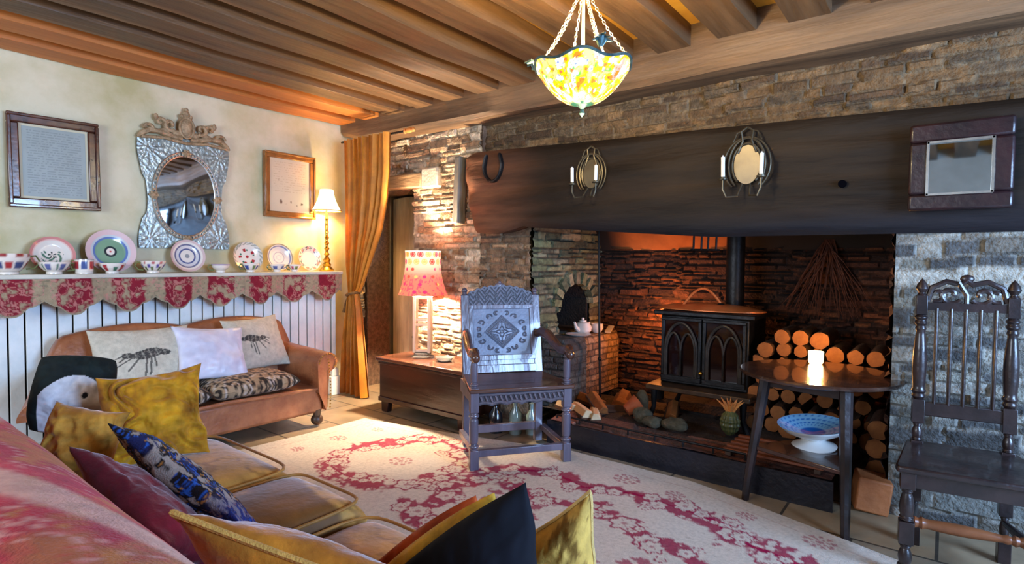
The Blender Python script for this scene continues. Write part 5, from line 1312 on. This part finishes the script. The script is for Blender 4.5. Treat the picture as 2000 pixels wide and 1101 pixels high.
b = MB(); A, B = np.meshgrid(np.linspace(0, 2*PI, 60, endpoint=False), np.linspace(0, 1, 40), indexing='ij'); rd = .058*np.sin(np.clip(B*.96+.03, 0, 1)*PI)**.55*(1+.09*np.sin(A*8+B*16)*np.sin(A*8-B*16)); b.sheet(np.stack([rd*np.cos(A), rd*np.sin(A), .01+B*.16], -1), cu=True); part('body', b, mat('green_glaze', S(70, 76, 44), S(104, 108, 66), 12, .35), t, local=True)
b = MB()
for k in range(14):
    a = k*2.4; q = .02+.03*(k/14); b.tube([(q*.4*math.cos(a), q*.4*math.sin(a), .16), (q*math.cos(a), q*math.sin(a), .20), (q*1.9*math.cos(a), q*1.9*math.sin(a), .235)], [.010, .009, .001], 5)
part('leaf_crown', b, mat('orange_leaf', S(190, 110, 50), S(220, 150, 80), 12, .5), t, local=True)
# slatted tray / grate on the hearth beneath the table
t = thing('wooden_rack', (-.75, 3.40, .163), 'low slatted wooden rack lying on the hearth under the round table', 'rack')
b = MB()
for k in range(5): b.box(-.98, -.47, 3.23+k*.075, 3.262+k*.075, .185, .20)
part('slats', b, mat('red_wood', S(110, 56, 34), S(146, 80, 48), 8, .5, stretch=(.15, 1, 1)), t, bevel=.003)
for x in (-.95, -.5):
    b = MB(); b.box(x-.015, x+.015, 3.23, 3.56, .163, .185); part('runner', b, M_oak, t)
# dry twigs hung on the back wall
b = MB()
for k in range(46):
    x = -.66+R.uniform(-.03, .03); z = 1.42; a = R.uniform(-.55, .6); pts = [(x, 4.47, z)]
    for j in range(1, 7): pts.append((pts[-1][0]+math.sin(a)*.085+R.uniform(-.02, .02), 4.44+R.uniform(-.05, .03), pts[-1][2]-math.cos(a)*.095))
    b.tube(pts, [.004]*4+[.003, .002, .001], 5)
single('dried_twigs', b, mat('twig', S(62, 32, 22), S(90, 48, 30), 20, .8), 'fan of dry reddish twigs hanging on the back wall of the fireplace', 'twigs', kind='stuff')

# ------------------------------------------------------------------ things hung on the lintel
b = MB(); pts = [(-2.742+.088*math.cos(a)*(1 if math.sin(a) < 0 else .92), 3.288, 1.975+.125*math.sin(a)) for a in np.linspace(PI*.78, PI*2.22, 26)]
b.tube([(x, y, z) for x, y, z in pts], [.014]+[.025]*12+[.028]+[.025]*11+[.014], 8, flat=.45)
single('horseshoe', b, M_iron, 'large dark iron horseshoe hung at the left end of the lintel', 'horseshoe')
def sconce(x, z, k, lab):
    t = thing('candle_sconce', (x, 3.295, z-.19*k), lab, 'sconce', 'mirrored sconces on the lintel')
    y = 3.275
    b = MB(); pl = [(.065*k*math.cos(a), .10*k*math.sin(a)) for a in np.linspace(0, 2*PI, 30)[:-1]]
    b.prism(pl, .012, M=Matrix.Translation((x, y+.012, z)) @ Matrix.Rotation(PI/2, 4, 'X')); part('mirror_plate', b, mat('old_mirror', S(84, 70, 46), S(112, 96, 66), 6, .35, .25), t)
    b = MB()
    for (a_, c_, r_) in ((.09, .135, .006), (.115, .14, .005), (.072, .108, .006)):
        b.tube([(x+a_*k*math.cos(q), y-.004, z+c_*k*math.sin(q)) for q in np.linspace(-.9, PI+.9, 36)], r_, 6)
    for s in (-1, 1):
        b.tube([(x, y-.005, z+.19*k), (x+s*.03*k, y-.005, z+.17*k), (x+s*.022*k, y-.005, z+.12*k), (x+s*.045*k, y-.005, z+.06*k)], .006, 6)
        b.tube([(x+s*.02, y-.005, z+.175*k), (x+s*.05*k, y-.005, z+.165*k), (x+s*.07*k, y-.005, z+.12*k)], .004, 6)
    part('wrought_frame', b, mat('wrought', S(70, 64, 50), S(110, 100, 80), 20, .4, .7), t)
    for s in (-1, 1):
        b = MB(); b.tube([(x+s*.02*k, y-.01, z-.10*k), (x+s*.03*k, y-.06, z-.165*k), (x+s*.075*k, y-.09, z-.17*k), (x+s*.092*k, y-.095, z-.13*k), (x+s*.092*k, y-.095, z-.08*k)], .005, 6)
        b.lathe([(0, 0), (.022, .004), (.024, .012), (.012, .012), (.012, .02), (0, .02)], 14, c=(x+s*.092*k, y-.095, z-.085*k))
        a_ = part('candle_arm', b, mat('wrought', S(70, 64, 50)), t)
        b = MB(); b.tube([(x+s*.092*k, y-.095, z-.066*k), (x+s*.094*k, y-.095, z+.035*k)], .0105, 12); b.tube([(x+s*.094*k, y-.095, z+.035*k), (x+s*.094*k, y-.095, z+.045*k)], [.004, .001], 6)
        o = link('candle', b, mat('wax', S(238, 238, 232), rough=.5), wloc(t)); o.parent = a_; o['label'] = 'white candle'
sconce(-1.885, 1.83, .95, 'iron candle sconce with two white candles, left of centre on the lintel')
sconce(-.898, 1.795, 1.08, 'iron candle sconce with two white candles, above the stove')
# square mirror at the right end
t = thing('square_mirror', (.028, 3.285, 1.70), 'square dark reddish framed mirror at the right end of the lintel', 'mirror')
M_mf = mat('rosewood', S(24, 12, 16), S(44, 22, 24), 7, .35, coat=.15, bump=.1)
hw_, hh_ = .187, .20
b = MB(); M4 = Matrix.Identity(4)
for (x0, x1, z0, z1) in ((-hw_, hw_, hh_-.085, hh_), (-hw_, hw_, -hh_, -hh_+.075), (-hw_, -hw_+.075, -hh_+.075, hh_-.085), (hw_-.075, hw_, -hh_+.075, hh_-.085)): b.box(x0, x1, -.045, .0, z0, z1)
part('frame', b, M_mf, t, local=True, bevel=.012)
b = MB()
for (x0, x1, z0, z1) in ((-hw_+.068, hw_-.068, hh_-.094, hh_-.084), (-hw_+.068, hw_-.068, -hh_+.068, -hh_+.078), (-hw_+.066, -hw_+.076, -hh_+.07, hh_-.085), (hw_-.076, hw_-.066, -hh_+.07, hh_-.085)): b.box(x0, x1, -.050, -.02, z0, z1)
part('inner_bead', b, mat('silver', S(190, 190, 185)), t, local=True, label='thin silvery inner bead')
b = MB(); b.box(-hw_+.07, hw_-.07, -.03, -.02, -hh_+.07, hh_-.08); part('mirror_glass', b, M_mir, t, local=True, smooth=0)

# ------------------------------------------------------------------ pendant lamp
px_, py_ = -1.195, 1.995
t = thing('pendant_lamp', (px_, py_, 1.84), 'lit stained glass bowl lamp hanging on chains from the joists', 'lamp')
nA, nZ = 220, 70; Ag, Q = np.meshgrid(np.linspace(0, 2*PI, nA, endpoint=False), np.linspace(0, 1, nZ), indexing='ij')
rad = .195*(.06+.94*Q**.72)*(1+.035*np.cos(Ag*6)*Q); Zp = 1.885+.15*Q**1.5+.010*np.cos(Ag*6)*sst(.8, 1, Q)
w1 = vn(Ag*9, Q*11, 3); w2 = vn(Ag*9+5, Q*11, 5); w3 = vn(Ag*20, Q*26, 9)
c = mixc(S(255, 226, 110), S(240, 176, 8), sst(.35, .55, w1)); c = mixc(c, S(255, 252, 235), (w2 > .62)*.9)
c = mixc(c, S(60, 150, 50), ((w3 > .80) & (Q < .85))*.9); c = mixc(c, S(60, 90, 150), ((w3 < .15))*.85); c = mixc(c, S(200, 80, 30), ((w1 > .80))*.8)
c = mixc(c, S(30, 70, 60), sst(.2, .08, Q)); lead = (np.abs(w3-.5) < .035)
c = mixc(c, S(50, 60, 40), lead*.7)
c = c*(.35+.95*sst(.05, .9, Q))[..., None]**0
b = MB(); b.sheet(np.stack([px_+rad*np.cos(Ag), py_+rad*np.sin(Ag), Zp], -1), cu=True, col=c)
part('glass_bowl', b, mat('stained_glass', (1, 1, 1), attr=True, rough=.2, emis=1.15, var=.02), t)
b = MB(); rim = [(px_+.195*(1+.035*math.cos(6*a))*math.cos(a), py_+.195*(1+.035*math.cos(6*a))*math.sin(a), 2.035+.01*math.cos(6*a)) for a in np.linspace(0, 2*PI, 90)[:-1]]
b.tube(rim, .006, 6, closed=True)
M_verd = mat('verdigris', S(50, 80, 84), S(100, 130, 130), 30, .4, .5)
part('rim', b, M_verd, t)
for k in range(3):
    a = math.radians((200, 320, 80)[k]); cx, cy = px_+.2*math.cos(a), py_+.2*math.sin(a)
    b = MB()
    for j in range(-2, 3): b.tube([(cx, cy, 2.05), (cx+.02*math.cos(a+j*.6), cy+.02*math.sin(a+j*.6), 2.085-.006*abs(j)), (cx+.045*math.cos(a+j*.5), cy+.045*math.sin(a+j*.5), 2.08-.01*abs(j))], [.010, .009, .003], 6)
    part('leaf_mount', b, M_verd, t)
M_chain = mat('cream_chain', S(196, 180, 146), S(220, 206, 176), 20, .4, .4)
for k in range(6):
    a = math.radians(20+60*k); b = MB(); p0 = Vector((px_+.185*math.cos(a), py_+.185*math.sin(a), 2.06)); p1 = Vector((px_+.02*math.cos(a), py_+.02*math.sin(a), 2.33)); n = 22
    for i in range(n):
        q = p0.lerp(p1, (i+.5)/n); q.z -= .02*math.sin((i+.5)/n*PI); d = (p1-p0).normalized(); sd = d.cross(Vector((0, 0, 1))).normalized(); 
        if i % 2: sd = d.cross(sd)
        b.tube([q+d*.0085*math.cos(w_)+sd*.0045*math.sin(w_) for w_ in np.linspace(0, 2*PI, 9)[:-1]], .0016, 5, closed=True)
    part('chain', b, M_chain, t)
b = MB(); b.lathe([(0, 2.315), (.02, 2.318), (.045, 2.335), (.05, 2.345), (.02, 2.36), (.012, 2.39), (.02, 2.40), (.014, 2.42), (.010, 2.44), (0, 2.44)], 20, c=(px_, py_, 0)); b.tube([(px_, py_, 2.05), (px_, py_, 2.33)], .007, 10); b.tube([(px_, py_, 2.42), (px_, py_, 2.54)], .008, 8)
for k in range(3):
    a = 2*PI*k/3+.4; b.tube([(px_, py_, 2.36), (px_+.05*math.cos(a), py_+.05*math.sin(a), 2.33), (px_+.09*math.cos(a), py_+.09*math.sin(a), 2.36), (px_+.07*math.cos(a), py_+.07*math.sin(a), 2.39)], .004, 6)
part('stem', b, M_chain, t)
b = MB(); b.lathe([(0, 0), (.03, .0), (.07, .014), (.075, .028), (0, .028)], 20, c=(px_, py_, 2.515)); part('ceiling_rose', b, M_chain, t)
b = MB(); b.lathe([(0, 1.835), (.012, 1.85), (.006, 1.868), (.022, 1.885), (.045, 1.900), (.03, 1.905), (0, 1.905)], 16, c=(px_, py_, 0)); part('finial', b, M_verd, t)
for k in range(3):
    a = 2*PI*k/3; b = MB(); b.ball((px_+.07*math.cos(a), py_+.07*math.sin(a), 2.035), .026, (1, 1, 1.3)); part('bulb', b, mat('bulb_hot', (1, .95, .85), emis=18, ecol=(1, .88, .62)), t)
point('pendant_bulbs', (px_, py_, 2.12), 55, (1, .78, .42), .05)
point('pendant_glow', (px_, py_, 1.80), 6, (1, .80, .42), .10)
# assumed uplighter: unseen fixture added to go with the orange hearth light
t = thing('assumed_hearth_uplighter', (-1.80, 4.25, .16), 'assumed small black uplighter, added unseen on the hearth behind the stove', 'lamp')
b = MB(); b.lathe([(0, .16), (.04, .16), (.045, .24), (.04, .24), (.036, .18), (0, .18)], 16, c=(-1.80, 4.25, 0)); part('housing', b, M_iron, t)
point('assumed_hearth_glow', (-1.78, 4.24, .80), 12, (1, .34, .08), .05)  # assumed orange source for the hearth glow, set above the added housing
